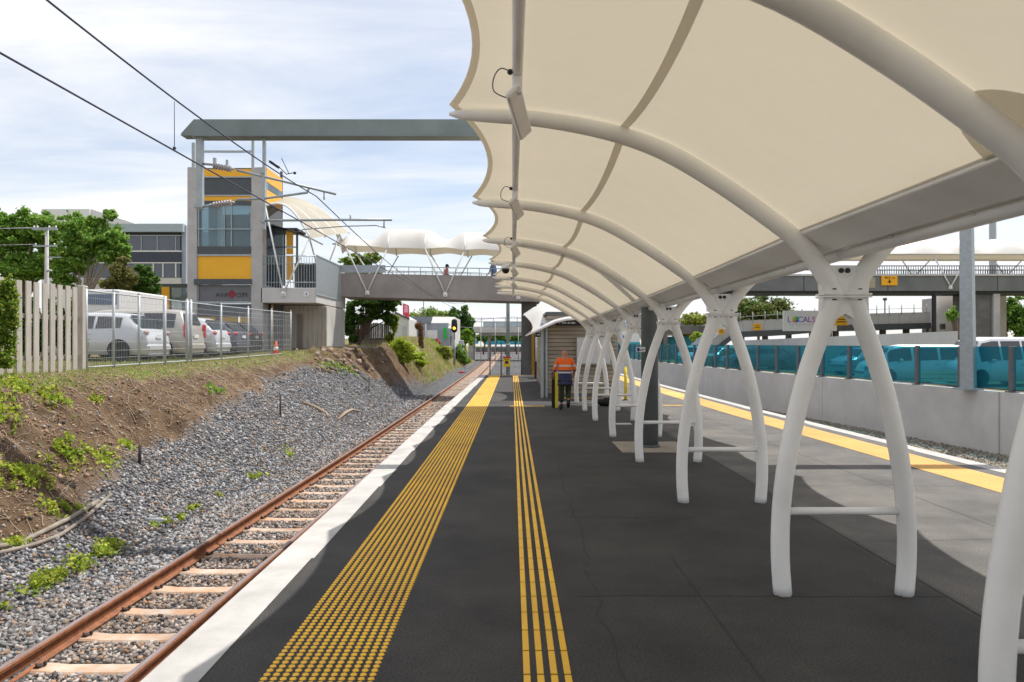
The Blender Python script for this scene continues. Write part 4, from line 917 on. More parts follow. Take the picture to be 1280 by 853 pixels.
# creeper patches on the cutting
patches = [([(15, 484), (45, 490), (75, 503)], 7, 'leafy lime creeper patch high on the bank below the paling fence', 1500),
 ([(62, 566), (100, 568), (130, 574)], 6, 'lime creeper patch at the edge of the soil above the black stake', 1300),
 ([(5, 590), (30, 600), (50, 610)], 5, 'small lime creeper strand on bare soil at the left edge', 700),
 ([(0, 505), (8, 512), (2, 535), (14, 541)], 6, 'creeper strands running off the left edge on the upper bank', 600),
 ([(30, 742), (60, 728), (90, 716), (130, 692), (142, 686)], 7, 'yellow green weed patch in the ballast nearest the camera', 1500),
 ([(58, 633), (80, 640), (100, 640)], 4, 'short weed strand just above the two old pipes', 350),
 ([(8, 684), (28, 681)], 4, 'weed tuft lying across the old pipes', 250),
 ([(190, 660), (212, 654), (228, 650)], 3, 'lime weed beside the clear plastic bottle', 220),
 ([(235, 640), (248, 636)], 2.5, 'tiny weed tuft right of the bottle', 90), ([(268, 624), (276, 620)], 2.5, 'tiny weed tuft in the middle of the ballast', 90),
 ([(312, 598), (335, 597)], 2.5, 'thin weed tuft beside the left rail', 120), ([(357, 564), (364, 572)], 2.5, 'tiny weed tuft by the rail farther up the track', 90),
 ([(155, 557), (162, 560)], 3, 'weed sprig beside the black stake', 120), ([(265, 492), (272, 490)], 6, 'bluish green weed on the upper bank', 300), ([(405, 462), (425, 460), (440, 465)], 5, 'grass clump on the shaded gravel below the landing', 900),
 ([(0, 765), (6, 768)], 3, 'weed sprig in the ballast at the left edge', 80), ([(118, 500), (124, 502)], 3, 'small green sprig on the upper bank', 90)]
for pl, w, lab, n in patches:
    g = [on_ground(*p) for p in pl]; C = []
    for _ in range(int(n*.9)):
        i = random.randrange(len(g)-1); t = random.random(); p = [lerp(g[i][k], g[i+1][k], t) for k in range(3)]
        k = w*p[1]/F*1.5; k *= .35+1.3*max(0, .5+nz(p[0], p[1], 2.2, len(lab)))
        x = p[0]+random.gauss(0, k*.6); y = p[1]+random.gauss(0, k*1.25)
        if nz(x, y, 5, 40) < -.12: continue
        C.append((x, y, ground_z(x, y)+random.uniform(.01, .07+k*.25)))
    v, f, t = leaves(C, .022+.0012*g[0][1], YG if 'grass' not in lab and 'bluish' not in lab else GREEN+YG[:1], asp=.65); tag(raw('creeper_patch', v, f, M['leaf'], tone=t), lab, 'creeper', None, 'stuff')
# grass blades along the crest
C = []; n = 0
while n < 26000:
    x = RNG.uniform(-14, -7.2); y = 10+36*RNG.uniform(0, 1)**1.2
    g = grass_w(x, y)
    if y > 44: continue
    if random.random() < g*.8+.01 and bank_t(x, y) > .8: C.append((x, y, ground_z(x, y))); n += 1
C = np.array(C); h = RNG.uniform(.03, .10, (len(C), 1)); lean = RNG.normal(0, .03, (len(C), 2)); w = np.concatenate([RNG.normal(0, 1, (len(C), 2)), np.zeros((len(C), 1))], 1); w /= np.linalg.norm(w, axis=1)[:, None]; w *= .008
tip = C+np.concatenate([lean, h], 1); v = np.stack([C-w, C+w, tip], 1).reshape(-1, 3); f = np.arange(len(v)).reshape(-1, 3)
pal = np.array([(.16, .26, .04), (.24, .34, .06), (.38, .34, .14), (.46, .38, .2)]); t = np.repeat(hsvj(pal[RNG.integers(0, 4, len(C))], .25), 3, axis=0)
tag(raw('grass', v, f, M['leaf'], tone=t), 'thin green and straw coloured grass along the top of the bank', 'grass', None, 'stuff')
# dry grass on the far bank
C = []
while len(C) < 16000:
    y = 44+70*RNG.uniform(0, 1)**1.5; x = -RNG.uniform(4.8, 10); t = bank_t(x, y)
    if t < .12 or t > 1.3 or nz(x, y, .5, 30) < -.25: continue
    C.append((x, y, ground_z(x, y)))
C = np.array(C); h = RNG.uniform(.12, .38, (len(C), 1)); lean = RNG.normal(0, .09, (len(C), 2)); w = np.concatenate([RNG.normal(0, 1, (len(C), 2)), np.zeros((len(C), 1))], 1); w /= np.linalg.norm(w, axis=1)[:, None]; w *= .022
tip = C+np.concatenate([lean, h], 1); v = np.stack([C-w, C+w, tip], 1).reshape(-1, 3); f = np.arange(len(v)).reshape(-1, 3)
pal = np.array([(.46, .36, .20), (.40, .30, .15), (.32, .36, .09), (.50, .42, .26)]); gg = np.array([(.26, .36, .05), (.34, .44, .06)]); ii = RNG.integers(0, 4, len(C)); cc = pal[ii]; gm_ = np.array([nz(p[0], p[1], .3, 31) > .12 for p in C]); cc[gm_] = gg[RNG.integers(0, 2, gm_.sum())]
tag(raw('dry_grass', v, f, M['leaf'], tone=np.repeat(hsvj(cc, .25), 3, axis=0)), 'long straw coloured and lime grass covering the far bank beyond the footbridge', 'grass', None, 'stuff')
# soil clods
P = []; q = []
for _ in range(24000):
    y = 6+28*random.random()**1.3; x = random.uniform(-9.6, -5.5)
    if gravel_w(x, y) > .5 or abs(x) > (y+1)*.7: continue
    s_ = random.uniform(.006, .026)*(1+(random.random() < .03)*.8); P.append((x, y, ground_z(x, y)+s_*.3)); q.append(s_)
g_ = RNG.uniform(0, 1, len(P)); stones(np.array(P, dtype=np.float32), np.array(q), np.stack([.16+.26*g_, .10+.19*g_, .06+.15*g_], -1), 'soil_clods', 'brown clods and small stones on the bare soil bank')
# dead roots / straw on soil
mb = MB(); 
for _ in range(2200):
    y = random.uniform(7, 32); x = -random.uniform(6, 9.2)
    if gravel_w(x, y) > .3 or abs(x) > (y+1)*.7: continue
    a = random.uniform(0, 6.3); l = random.uniform(.08, .4); pts_ = []
    for k in range(5): xx = x+math.cos(a)*l*k/4+random.gauss(0, .012); yy = y+math.sin(a)*l*k/4+random.gauss(0, .012); pts_.append((xx, yy, ground_z(xx, yy)+.012))
    mb.tube(pts_, .0035+.0001*y, 3, cap=False)
tag(build('dead_roots', mb, mat('straw', (.42, .34, .25), (.28, .21, .14))), 'pale dead roots and straw strewn over the soil bank', 'roots', None, 'stuff')
# pipes, stakes, branch, bottle
def gpath(pp, r_): return [(p[0], p[1], ground_z(p[0], p[1])+r_) for p in [on_ground(*q) for q in pp]]
pm = mat('old_pipe', (.30, .26, .21), (.20, .17, .14), rough=.8, dirt=.3)
o = build('old_pipe', MB().tube(gpath([(-20, 690), (0, 688), (30, 681), (60, 667), (90, 650), (123, 630)], .035), .032, 10), pm); tag(o, 'upper of the two bent old pipes lying on the bank', 'pipe')
o = build('old_pipe', MB().tube(gpath([(-20, 700), (0, 696), (40, 686), (75, 673), (105, 652), (139, 622)], .03), .026, 10), pm); tag(o, 'lower of the two bent old pipes lying on the bank', 'pipe')
for (a, b_, w, lab) in (((174, 581), 556, .028, 'short thick black stake at the edge of the soil'), ((350, 521), 494, .022, 'dark stake standing in the gravel slope beside the branch'), ((461, 488), 471, .02, 'thin dark stake standing in the shaded gravel')):
    g = on_ground(*a); zt = WZ(b_, g[1]); o = build('metal_stake', MB().tube([(g[0], g[1], g[2]-.1), (g[0]+.015, g[1], zt)], w, 7), M['clip']); tag(o, lab, 'stake')
bw = mat('dead_wood', (.38, .29, .21), (.28, .21, .15), rough=.9)
o = build('fallen_branch', MB().tube(gpath([(378, 505), (393, 511), (408, 519), (410, 524)], .05), [.05, .06, .05, .03], 7), bw); tag(o, 'long bleached branch lying on the gravel slope', 'branch')
o = build('fallen_branch', MB().tube(gpath([(422, 527), (432, 518), (440, 514), (449, 516)], .05), [.03, .06, .05, .03], 7), bw); tag(o, 'short curved branch right of the long bleached one', 'branch')
g = on_ground(190, 655); bo = thing('plastic_bottle', 'crumpled clear plastic bottle lying on the ballast', 'bottle', g); pl_ = glass('clear_plastic', (.9, .92, .94), .45, (.6, .63, .66), .1)
build('body', MB().tube([(g[0]-.1, g[1], g[2]+.05), (g[0]+.08, g[1]+.03, g[2]+.05), (g[0]+.14, g[1]+.04, g[2]+.05), (g[0]+.17, g[1]+.045, g[2]+.05)], [.04, .042, .03, .015], 10), pl_, bo); build('cap', MB().tube([(g[0]+.17, g[1]+.045, g[2]+.05), (g[0]+.195, g[1]+.05, g[2]+.05)], .017, 8), M['white'], bo)
# ballast-side rocks on the eroded bank
P = [on_ground(random.uniform(395, 485), random.uniform(436, 466)) for _ in range(90)]; s_ = RNG.uniform(.05, .2, 90); g_ = RNG.uniform(0, 1, 90)
stones(np.array(P, dtype=np.float32), s_, np.stack([.14+.2*g_, .10+.15*g_, .08+.12*g_], -1), 'bank_rocks', 'loose rocks and rubble on the eroded bank under the landing')
# ------------------------------------------------------------------ things around the platform end
tf = thing('timber_fence', 'weathered grey timber fence behind the ivy clad tree', 'fence', (WX(460, 44.5), 44.5, 1.6))
for px in np.arange(437, 487, 2.3): build('paling', MB().box((WX(px, 44.5), 44.5+random.uniform(-.02, .02), (1.4+WZ(404, 44.5))/2), (.095, .03, WZ(404, 44.5)-1.4+random.uniform(-.1, .05))), M['timber_grey'], tf)
build('rail', MB().span((WX(436, 44.5), 44.53, 1.9), (WX(487, 44.5), 44.6, 2.0)), M['timber_grey'], tf)
gt = thing('mesh_gate', 'thin wire mesh gate closing off the platform end', 'gate', (0, 40.2, 0)); g = MB()
x0, x1 = WX(612.5, 40.2), WX(652, 40.2)
for x in np.arange(x0, x1, .11): g.box((x, 40.2, .86), (.006, .006, 1.7))
for z_ in (.08, .45, .9, 1.3, 1.7): g.box(((x0+x1)/2, 40.2, z_), (x1-x0, .01, .011))
build('wire_mesh', g, M['frame_dark'], gt)
for x in (x0, WX(626.5, 40.2), x1): build('post', MB().cyl((x, 40.2, 0), .03, 1.78, 8), M['frame_dark'], gt)
ws = thing('warning_sign', 'yellow warning sign with red edge fixed to the mesh gate', 'sign', W(633.5, 452, 40.1)); R2(g := MB(), 629, 446.5, 637.8, 458.7, 40.1, .02); build('plate', g, mat('sign_yellow', (.80, .60, .02)), ws)
build('border', R2(MB(), 628.6, 446, 638.2, 448, 40.1, .02, -.012), M['red'], ws); build('pictogram', R2(MB(), 631.3, 451, 635.5, 455, 40.1, .01, -.008), mat('purple', (.10, .02, .10)), ws)
build('lettering', R2(MB(), 630.5, 449, 636.5, 449.7, 40.1, .01, -.006), M['black'], ws)
mp = thing('overhead_line_pole', 'slim grey pole standing beyond the mesh gate', 'overhead line mast', (WX(635, 55), 55, -1.1)); build('pole', MB().tube([(WX(635, 55), 55, -1.1), (WX(635, 55), 55, 7.5)], [.15, .12], 12), M['beam_grey'], mp); build('collar', MB().cyl((WX(635, 55), 55, WZ(432, 55)), .17, .12, 12), M['galv_light'], mp)
build('footing', MB().box((WX(635, 55), 55, -.98), (.7, .7, .3)), M['concrete'], mp)
sg = thing('railway_signal', 'black oval railway signal showing a yellow light on a grey post', 'signal', (WX(568, 73), 73, -1.1)); sx_, sD = WX(568, 73), 73
build('post', MB().cyl((sx_, sD, -1.1), .10, WZ(425, sD)+1.1, 10).cyl((sx_, sD, WZ(425, sD)), .05, 1.2, 8), M['beam_grey'], sg)
hd = MB(); hd.tube([(sx_, sD-.1, WZ(399, sD)), (sx_, sD-.1, WZ(401, sD)), (sx_, sD-.1, WZ(408, sD)), (sx_, sD-.1, WZ(414, sD)), (sx_, sD-.1, WZ(416, sD))], [.12, .27, .31, .27, .12], 14, flat=.4); build('signal_head', hd, M['black'], sg)
build('lamp', MB().ball((sx_, sD-.24, WZ(410.5, sD)), (.13, .05, .13), 12, 8), mat('amber_lamp', (.9, .45, .02), emit=(1, .5, .03, 3.)), sg); build('relay_box', MB().box((sx_+.25, sD-.1, WZ(436, sD)), (.2, .2, .35), bev=.02), M['frame_dark'], sg)
# stair house on the platform
hut = thing('stair_house', 'low building clad in weathered grey horizontal boards at the end of the platform', 'stair house', (2, 23.8, 0)); hx0, hx1 = WX(684, 23.8), 3.35
bd = mat('weathered_boards', (.40, .34, .27), (.27, .23, .18), rough=.85, scale=2.2, stretch=(.5, .5, 5), dirt=.3)
g = MB(); zb = .12
while zb < 2.62: 
    g.prism([(0, 0)], 0, 0) if False else None
    g.box(((hx0+hx1)/2, 23.8+random.uniform(-.004, .004), zb+.058), (hx1-hx0, .05, .112), bev=.012); zb += .124
for y in np.arange(.12, 2.6, .124): g.box((hx0+.02, 28.9, y+.058), (.05, 10.1, .112), bev=.012)
for y in np.arange(.12, 2.6, .124): g.box((hx1-.02, 28.9, y+.058), (.05, 10.1, .112), bev=.012)
build('board_wall', g, bd, hut); build('inner_wall', MB().span((hx0+.08, 23.84, .1), (hx1-.08, 33.9, 2.6)), M['concrete_dark'], hut); build('plinth', MB().span((hx0, 23.8, 0), (hx1, 34, .12)), M['concrete_dark'], hut); build('roof', MB().span((hx0-.05, 23.75, 2.62), (hx1+.05, 34, 2.70)), M['frame_dark'], hut)
build('corner_frame', MB().span((WX(676, 23.7), 23.68, 0), (WX(679.5, 23.7), 23.78, 2.35)).span((WX(682, 23.7), 23.66, 0), (WX(684.3, 23.7), 23.76, 2.4)), M['galv'], hut); build('side_pane', MB().span((WX(679.5, 23.7), 23.71, .9), (WX(682, 23.7), 23.73, 2.3)), M['glass_blue'], hut); build('dark_panel', MB().span((WX(679.5, 23.7), 23.70, .05), (WX(682.5, 23.7), 23.74, 1.2)), M['column_grey'], hut)
ib = thing('notice_board', 'blank white notice board on the boarded wall behind the canopy frames', 'notice board', (2.2, 23.6, 1.1)); build('panel', MB().span((WX(721, 23.6), 23.6, WZ(454.5, 23.6)), (WX(763, 23.6), 23.66, WZ(422, 23.6)), bev=.01), M['grey_panel'], ib); build('frame', MB().span((WX(720.5, 23.6), 23.58, WZ(455.5, 23.6)), (WX(763.5, 23.6), 23.62, WZ(454, 23.6))), M['galv'], ib)
hs = thing('station_sign', 'long black header sign with small white arrow under the small canopy', 'sign', (1.6, 23.4, 2.3)); build('panel', MB().span((WX(694, 23.4), 23.4, WZ(407.5, 23.4)), (WX(727, 23.4), 23.46, WZ(399.5, 23.4))), M['black'], hs)
g = MB(); ax, az = WX(698, 23.4), WZ(403.3, 23.4); g.box((ax+.03, 23.395, az-.01), (.014, .006, .06)).box((ax+.0, 23.395, az+.025), (.07, .006, .014)).box((ax-.03, 23.395, az+.01), (.02, .006, .04)); build('arrow', g, M['white'], hs)
for k, (a, b_) in enumerate(((702.5, 705.5), (706, 708), (709.5, 713), (714, 719))): build('lettering', R2(MB(), a, 402.8, b_, 404.8, 23.4, .006, -.007), M['grey_panel'], hs)
h2 = thing('station_sign', 'small square black sign with white symbols beside the pier', 'sign', W(672, 415, 26)); build('panel', R2(MB(), 669.5, 411, 676.5, 421.5, 26, .05), M['black'], h2); g = MB(); R2(g, 671, 413, 673, 416, 26, .01, -.01); R2(g, 673.6, 413, 675.3, 416, 26, .01, -.01); R2(g, 671, 418, 675, 419.3, 26, .01, -.01); build('symbol', g, M['white'], h2)
# small canopy over the stairs
sc_ = thing('stair_canopy', 'small white fabric canopy tilted over the stair house', 'canopy', (1.5, 24, 2.3))
Nn = [W(657, 418, 23.2), W(668, 413, 23.2), W(681, 406.5, 23.2), W(694, 400.5, 23.2), W(708, 397.3, 23.2), W(735, 395, 23.2), W(765, 396, 23.2)]
Ff = [W(654, 393, 27.5), W(660, 389, 27.5), W(668, 384, 27.5), W(680, 380, 27.5), W(700, 377, 27.5), W(735, 374, 27.5), W(765, 376, 27.5)]
rows = []
for i in range(11):
    t = i/10; row = []
    for j, (a, c) in enumerate(zip(Nn, Ff)):
        p = P3(a, c, t); k = 4*t*(1-t); p[0] += .28*k*(1-j/6)**2; p[2] -= .10*k; row.append(p)
    rows.append(row)
build('membrane', MB().grid(rows), M['membrane_white'], sc_); build('edge_tube', MB().tube([(p[0], p[1]-.02, p[2]-.05) for p in Nn], [.02, .035, .045, .05, .05, .05, .05], 10), M['white_steel'], sc_); build('edge_tube', MB().tube([(p[0], p[1], p[2]-.05) for p in Ff], [.02, .04, .05, .05, .05, .05, .05], 10), M['white_steel'], sc_)
build('support_post', MB().tube([(WX(679, 23.9), 23.9, 0), (WX(679, 23.9), 23.9, 2.2), (WX(683, 23.9), 23.9, 2.3)], .035, 8), M['galv'], sc_)
# dark entrance bay behind the pier
en = thing('stair_entrance', 'dark recessed stair entrance with an ochre strip and white tube beside the pier', 'entrance', (WX(672, 38), 38, 0))
build('back_wall', MB().span((WX(668, 38.5), 38.5, 0), (WX(690, 38.5), 38.6, 3.3)), mat('entrance_shade', (.035, .032, .03)), en); build('ochre_panel', MB().span((WX(664.5, 40.5), 40.4, 0), (WX(668, 40.5), 40.55, 3.0)), mat('ochre', (.35, .2, .02)), en); build('tube', MB().cyl((WX(672.5, 36), 36, WZ(452, 36)), .12, 1.45, 10), M['white'], en); build('floor_box', MB().span((WX(669, 36), 36.2, 0), (WX(679, 36), 37, WZ(450, 36))), M['black'], en)  # near-black back wall: shade of the stair interior put into its colour
bl = thing('striped_post', 'yellow and black upright post standing left of the worker', 'post', (1.14, 20.0, 0)); build('black_post', MB().span((WX(689.6, 20), 19.99, 0), (WX(694, 20), 20.07, WZ(465.3, 20)), bev=.008), M['black'], bl); build('yellow_strip', MB().span((WX(693.8, 20), 19.97, 0), (WX(697.3, 20), 20.05, WZ(466, 20)), bev=.005), mat('post_yellow', (.82, .66, .02)), bl)
bp_ = thing('striped_post', 'yellow post half hidden by the grey platform mast', 'post', (3.2, 22, 0)); bx_ = WX(782, 22.6); build('yellow_post', MB().cyl((bx_, 22.6, 0), .045, 1.0, 10), mat('post_yellow2', (.8, .6, .03)), bp_); build('base', MB().cyl((bx_, 22.6, 0), .09, .02, 10), M['dark'], bp_)
bg = thing('duffel_bag', 'black bag lying on the platform floor behind the canopy frames', 'bag', (2.6, 20.6, 0))
build('body', MB().grid([[(2.62+.30*math.copysign(abs(math.cos(a))**.7, math.cos(a))*math.sin(p)**.6+.02*math.sin(5*a), 20.6+.15*math.sin(a)*math.sin(p)**.6, .11+.12*math.cos(p)*(1+.15*math.sin(3*a))) for a in np.linspace(0, 2*math.pi, 19)] for p in np.linspace(.02, 3.12, 11)]), M['black'], bg)
build('handle', MB().tube([(2.5, 20.52, .2), (2.54, 20.5, .27), (2.68, 20.5, .28), (2.74, 20.52, .2)], .012, 6), M['black'], bg)
# small bench plate
o = build('floor_plate', MB().box((WX(780, 15.8), 15.9, .01), (.32, .18, .02)), M['concrete_light']); tag(o, 'small pale plate on the floor left of the grey platform mast', 'plate')
# ------------------------------------------------------------------ right side: wall and glass balustrade
rw = thing('retaining_wall', 'long pale concrete retaining wall on the far side of the right platform', 'wall', (12.5, 19, BED))
def wtop(y): return interp(y, [4, 19, 34.6, 49, 90], [.40, .47, .47, .47, .47])
Yw = [4, 9.2, 14.4, 19.2, 19.7, 23.5, 27.5, 31.5, 35.5, 39.5, 44, 49, 55, 62, 70, 80, 90]
for a, c in zip(Yw[:-1], Yw[1:]):
    g = MB(); xa_, xc_ = wallx(a), wallx(c); gp = .012; n = 0; off = .0 if not (a == 19.2) else -.05
    xa_ += off; xc_ += off
    V8 = [(xa_, a+gp, BED-.3), (xc_, c-gp, BED-.3), (xc_, c-gp, wtop(c)), (xa_, a+gp, wtop(a)), (xa_+.3, a+gp, BED-.3), (xc_+.3, c-gp, BED-.3), (xc_+.3, c-gp, wtop(c)), (xa_+.3, a+gp, wtop(a))]
    g.v = V8; g.f = [(0, 3, 2, 1), (4, 5, 6, 7), (3, 7, 6, 2), (0, 4, 7, 3), (1, 2, 6, 5)]; g.smooth = [False]*5
    build('wall_panel', g, M['concrete_light'], rw)
g = MB()
for a, c in zip(Yw[:-1], Yw[1:]): g.quad((wallx(a)+.26, a, .002), (wallx(a)+1.6, a, .002), (wallx(c)+1.6, c, .002), (wallx(c)+.26, c, .002))
struct('verge', g, M['concrete'])
gb = thing('glass_balustrade', 'teal glass balustrade with grey posts along the top of the concrete wall', 'balustrade', (12.6, 19, .47))
y = 7.0; ps = []
while y < 78: ps.append(y); y += 1.78 if y < 24 else 1.72
ps[:] = [q for q in ps]
sh_ = 19.0-min(ps, key=lambda q: abs(q-19.0)); ps = [q+sh_ for q in ps]
for q in ps: build('post', MB().box((wallx(q)+.16, q, wtop(q)+.585), (.12, .13, 1.17), rz=.13, bev=.01).box((wallx(q)+.16, q, wtop(q)+.015), (.22, .24, .03), rz=.13), M['frame_dark'] if False else mat('post_bronze', (.14, .135, .14), rough=.5) if q == ps[0] else bpy.data.materials['post_bronze'], gb)
for a, c in zip(ps[:-1], ps[1:]):
    g = MB(); xa_, xc_ = wallx(a)+.16, wallx(c)+.16; a2, c2 = a+.08, c-.08
    g.quad((xa_, a2, wtop(a)+.07), (xc_, c2, wtop(c)+.07), (xc_, c2, wtop(c)+1.16), (xa_, a2, wtop(a)+1.16)); build('glass_pane', g, M['glass_teal'], gb, solid=.012)
g = MB()
for a, c in zip(ps[:-1], ps[1:]): g.tube([(wallx(a)+.16, a, wtop(a)+.06), (wallx(c)+.16, c, wtop(c)+.06)], .02, 6)
build('bottom_rail', g, M['frame_dark'], gb)
for (px, ytop, Yp, w_, lab, zb) in ((1208.5, 250, 20.2, .36, 'tall galvanised mast rising from the top of the concrete wall', .47), (1241, 200, 60, .55, 'grey mast behind the raised white bridge canopy at the right', 0)):
    r_ = thing('lineside_mast', lab, 'mast', (WX(px, Yp), Yp, zb)); x = WX(px, Yp); h = 8 if Yp < 30 else 16
    build('shaft', MB().tube([(x+.04, Yp, zb+.02), (x-.03, Yp, h)], [w_/2*1.28, w_/2*.98], 4, smooth=False), M['galv'], r_); build('base_plate', MB().box((x+.03, Yp, zb+.02), (.55, .5, .04)), M['galv'], r_)
# ------------------------------------------------------------------ right footbridge
D = 50.; rb_ = thing('road_footbridge', 'long grey concrete footbridge with white canopy on the right behind the billboard', 'footbridge', (WX(1235, D), D, 0))
x0, x1 = WX(820, D), WX(1420, D)
dg = mat('girder_grey', (.20, .205, .205), (.15, .155, .155), rough=.85, scale=.8, dirt=.25)
gxs = [820, 935, 1005, 1110, 1247, 1330, 1420]
for a, c in zip(gxs[:-1], gxs[1:]): build('girder', MB().span((WX(a, D)+.02, D, WZ(364, D)), (WX(c, D)-.02, D+3, WZ(345, D)), bev=.02), dg, rb_)
build('soffit_beam', MB().span((x0, D+.2, WZ(367, D)), (x1, D+2.8, WZ(364, D))), M['dark'], rb_); build('coping', MB().span((x0, D-.08, WZ(345, D)), (x1, D+3.08, WZ(343, D))), M['concrete_light'], rb_)
build('stain_panel', MB().span((WX(1078, D), D-.02, WZ(360, D)), (WX(1094, D), D, WZ(347, D))), mat('tan_panel', (.38, .34, .24)), rb_)
for yy in (D+.05, D+2.9):
    g = MB(); g.tube([(x0, yy, WZ(332.5, D)), (x1, yy, WZ(332.5, D))], .035, 6).tube([(x0, yy, WZ(338, D)), (x1, yy, WZ(338, D))], .02, 6)
    for x in np.arange(WX(1040, D), x1, .16): g.box((x, yy, WZ(338, D)), (.03, .03, .6))
    build('railing', g, M['frame_dark'], rb_)
Xr = [WX(p, D) for p in (1080, 1150, 1210, 1262, 1330, 1400)]; pk = [WX(p, D) for p in (1080, 1150, 1198, 1262, 1330, 1400)]
rows = []
for i in range(61):
    x = lerp(WX(1040, D), WX(1400, D), i/60); k = min(abs(x-q) for q in [WX(p, D) for p in (1070, 1155, 1206, 1262, 1340)]); up_ = math.exp(-(k/1.2)**2)
    rows.append([(x, D-.3+3.6*j/10, WZ(318.5, D)+(WZ(303, D)-WZ(318.5, D)+.42*up_)*(math.sin(math.pi*j/10)**.8 if 0 < j < 10 else 0)) for j in range(11)])
p = build('canopy_membrane', MB().grid(rows), M['membrane_white'], rb_); build('canopy_edge', MB().tube([(WX(1040, D), D-.3, WZ(318.8, D)), (WX(1400, D), D-.3, WZ(318.8, D))], .06, 6).tube([(WX(1040, D), D+3.3, WZ(318.8, D)), (WX(1400, D), D+3.3, WZ(318.8, D))], .06, 6), M['membrane_seam'], p)
for fx in (1188.5, 1345): vstrut(fx, 359, D-.08, [(fx-21, 321), (fx+21, 321)], rb_, .055)
for fx in (1160, 1275): vstrut(fx-18, 347, D+3.08, [(fx-32, 326), (fx+2, 326)], rb_, .05)
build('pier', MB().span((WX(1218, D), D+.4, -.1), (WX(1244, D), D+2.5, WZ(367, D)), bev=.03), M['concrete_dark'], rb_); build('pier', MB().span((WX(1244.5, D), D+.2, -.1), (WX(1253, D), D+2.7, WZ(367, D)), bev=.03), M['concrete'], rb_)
sg = thing('height_sign', 'small orange clearance sign with a down arrow fixed to the right footbridge girder', 'sign', W(1111, 351, D-.1)); build('plate', R2(MB(), 1101, 345.2, 1121, 357, D, .05, -.10), mat('sign_orange', (.90, .42, .01)), sg)
text_mesh('lettering', '403 m', .27, M['black'], sg, (WX(1111, D), D-.105, WZ(347.6, D)), (math.pi/2, 0, 0)); g = MB(); ax, az = WX(1111, D), WZ(352.5, D); g.prism([(ax-.04, az+.14), (ax+.04, az+.14), (ax+.04, az+.02), (ax+.12, az+.02), (ax, az-.12), (ax-.12, az+.02), (ax-.04, az+.02)], D-.115, D-.105); build('arrow', g, M['black'], sg)
# car park ramp, billboard, hoarding
D = 58.; rp = thing('car_park_ramp', 'elevated car park ramp with pale barrier panels and a dark underside', 'ramp', (WX(1050, D), D, 0))
def rtop(px): return interp(px, [890, 918, 975, 1045, 1175], [424, 401.5, 399, 393, 390])
pan = mat('barrier_panel', (.50, .50, .50), (.44, .44, .44), rough=.6, scale=.6, dirt=.15)
pxs = list(np.arange(890, 1175, 13.))
for a, c in zip(pxs[:-1], pxs[1:]):
    h = 13.5; g = MB(); n = 0
    za, zc_ = rtop(a), rtop(c)
    g.v = [(WX(a, D)+.02, D, WZ(za+h, D)), (WX(c, D)-.02, D, WZ(zc_+h, D)), (WX(c, D)-.02, D, WZ(zc_, D)), (WX(a, D)+.02, D, WZ(za, D)), (WX(a, D)+.02, D+.12, WZ(za+h, D)), (WX(c, D)-.02, D+.12, WZ(zc_+h, D)), (WX(c, D)-.02, D+.12, WZ(zc_, D)), (WX(a, D)+.02, D+.12, WZ(za, D))]
    g.f = [(0, 1, 2, 3), (5, 4, 7, 6), (3, 2, 6, 7), (1, 0, 4, 5), (0, 3, 7, 4), (1, 5, 6, 2)]; g.smooth = [False]*6; build('barrier_panel', g, pan, rp)
g = MB()
for a, c in zip(pxs[:-1], pxs[1:]): 
    za, zc_ = WZ(rtop(a)+13.5, D), WZ(rtop(c)+13.5, D); g.quad((WX(a, D), D-.1, za), (WX(c, D), D-.1, zc_), (WX(c, D), D+9, zc_), (WX(a, D), D+9, za)).quad((WX(a, D), D-.1, za-.45), (WX(c, D), D-.1, zc_-.45), (WX(c, D), D-.1, zc_), (WX(a, D), D-.1, za)).quad((WX(a, D), D-.1, za-.45), (WX(a, D), D+9, za-.45), (WX(c, D), D+9, zc_-.45), (WX(c, D), D-.1, zc_-.45))
build('deck', g, M['frame_dark'], rp); g = MB()
for px in range(930, 1175, 30): g.span((WX(px, D), D+1, 0), (WX(px, D)+.35, D+1.4, WZ(408, D)))
build('column', g, M['concrete_dark'], rp); g = MB()
for px in np.arange(925, 1172, 15.5): g.cyl((WX(px, D), D-.06, WZ(rtop(px)+2, D)), .035, .75, 6)
g.tube([(WX(918, D), D-.06, WZ(397, D)), (WX(1045, D), D-.06, WZ(388, D)), (WX(1172, D), D-.06, WZ(385, D))], .02, 5); build('railing', g, M['galv_light'], rp)
o = build('camera_pole', MB().tube([(WX(1108.5, D), D+.3, WZ(392, D)), (WX(1108.5, D), D+.3, WZ(375, D))], .05, 6).box((WX(1108.5, D), D+.3, WZ(374, D)), (.22, .22, .2)), M['frame_dark']); tag(o, 'thin pole with a small box rising above the ramp barriers', 'pole')
D = 55.; bb = thing('billboard', 'white billboard reading LOCALS above the grey hoarding', 'billboard', (WX(1012, D), D, 0)); build('panel', R2(MB(), 979.5, 388.5, 1046, 414, D, .2), mat('billboard_white', (.74, .76, .78)), bb)
cols_ = {'L': (.16, .10, .50), 'C': (.08, .12, .55), 'A': (.25, .05, .5), 'L2': (.42, .05, .5), 'S': (.55, .04, .42)}
def bt(s, px, c): text_mesh('lettering', s, .60, mat('letter_'+s, c), bb, (WX(px, D), D-.012, WZ(400, D)), (math.pi/2, 0, 0), .004)
bt('L', 986.5, cols_['L']); bt('C', 1000.6, cols_['C']); bt('A', 1006.6, cols_['A']); bt('L', 1012, cols_['L2']); bt('S', 1017, cols_['S'])
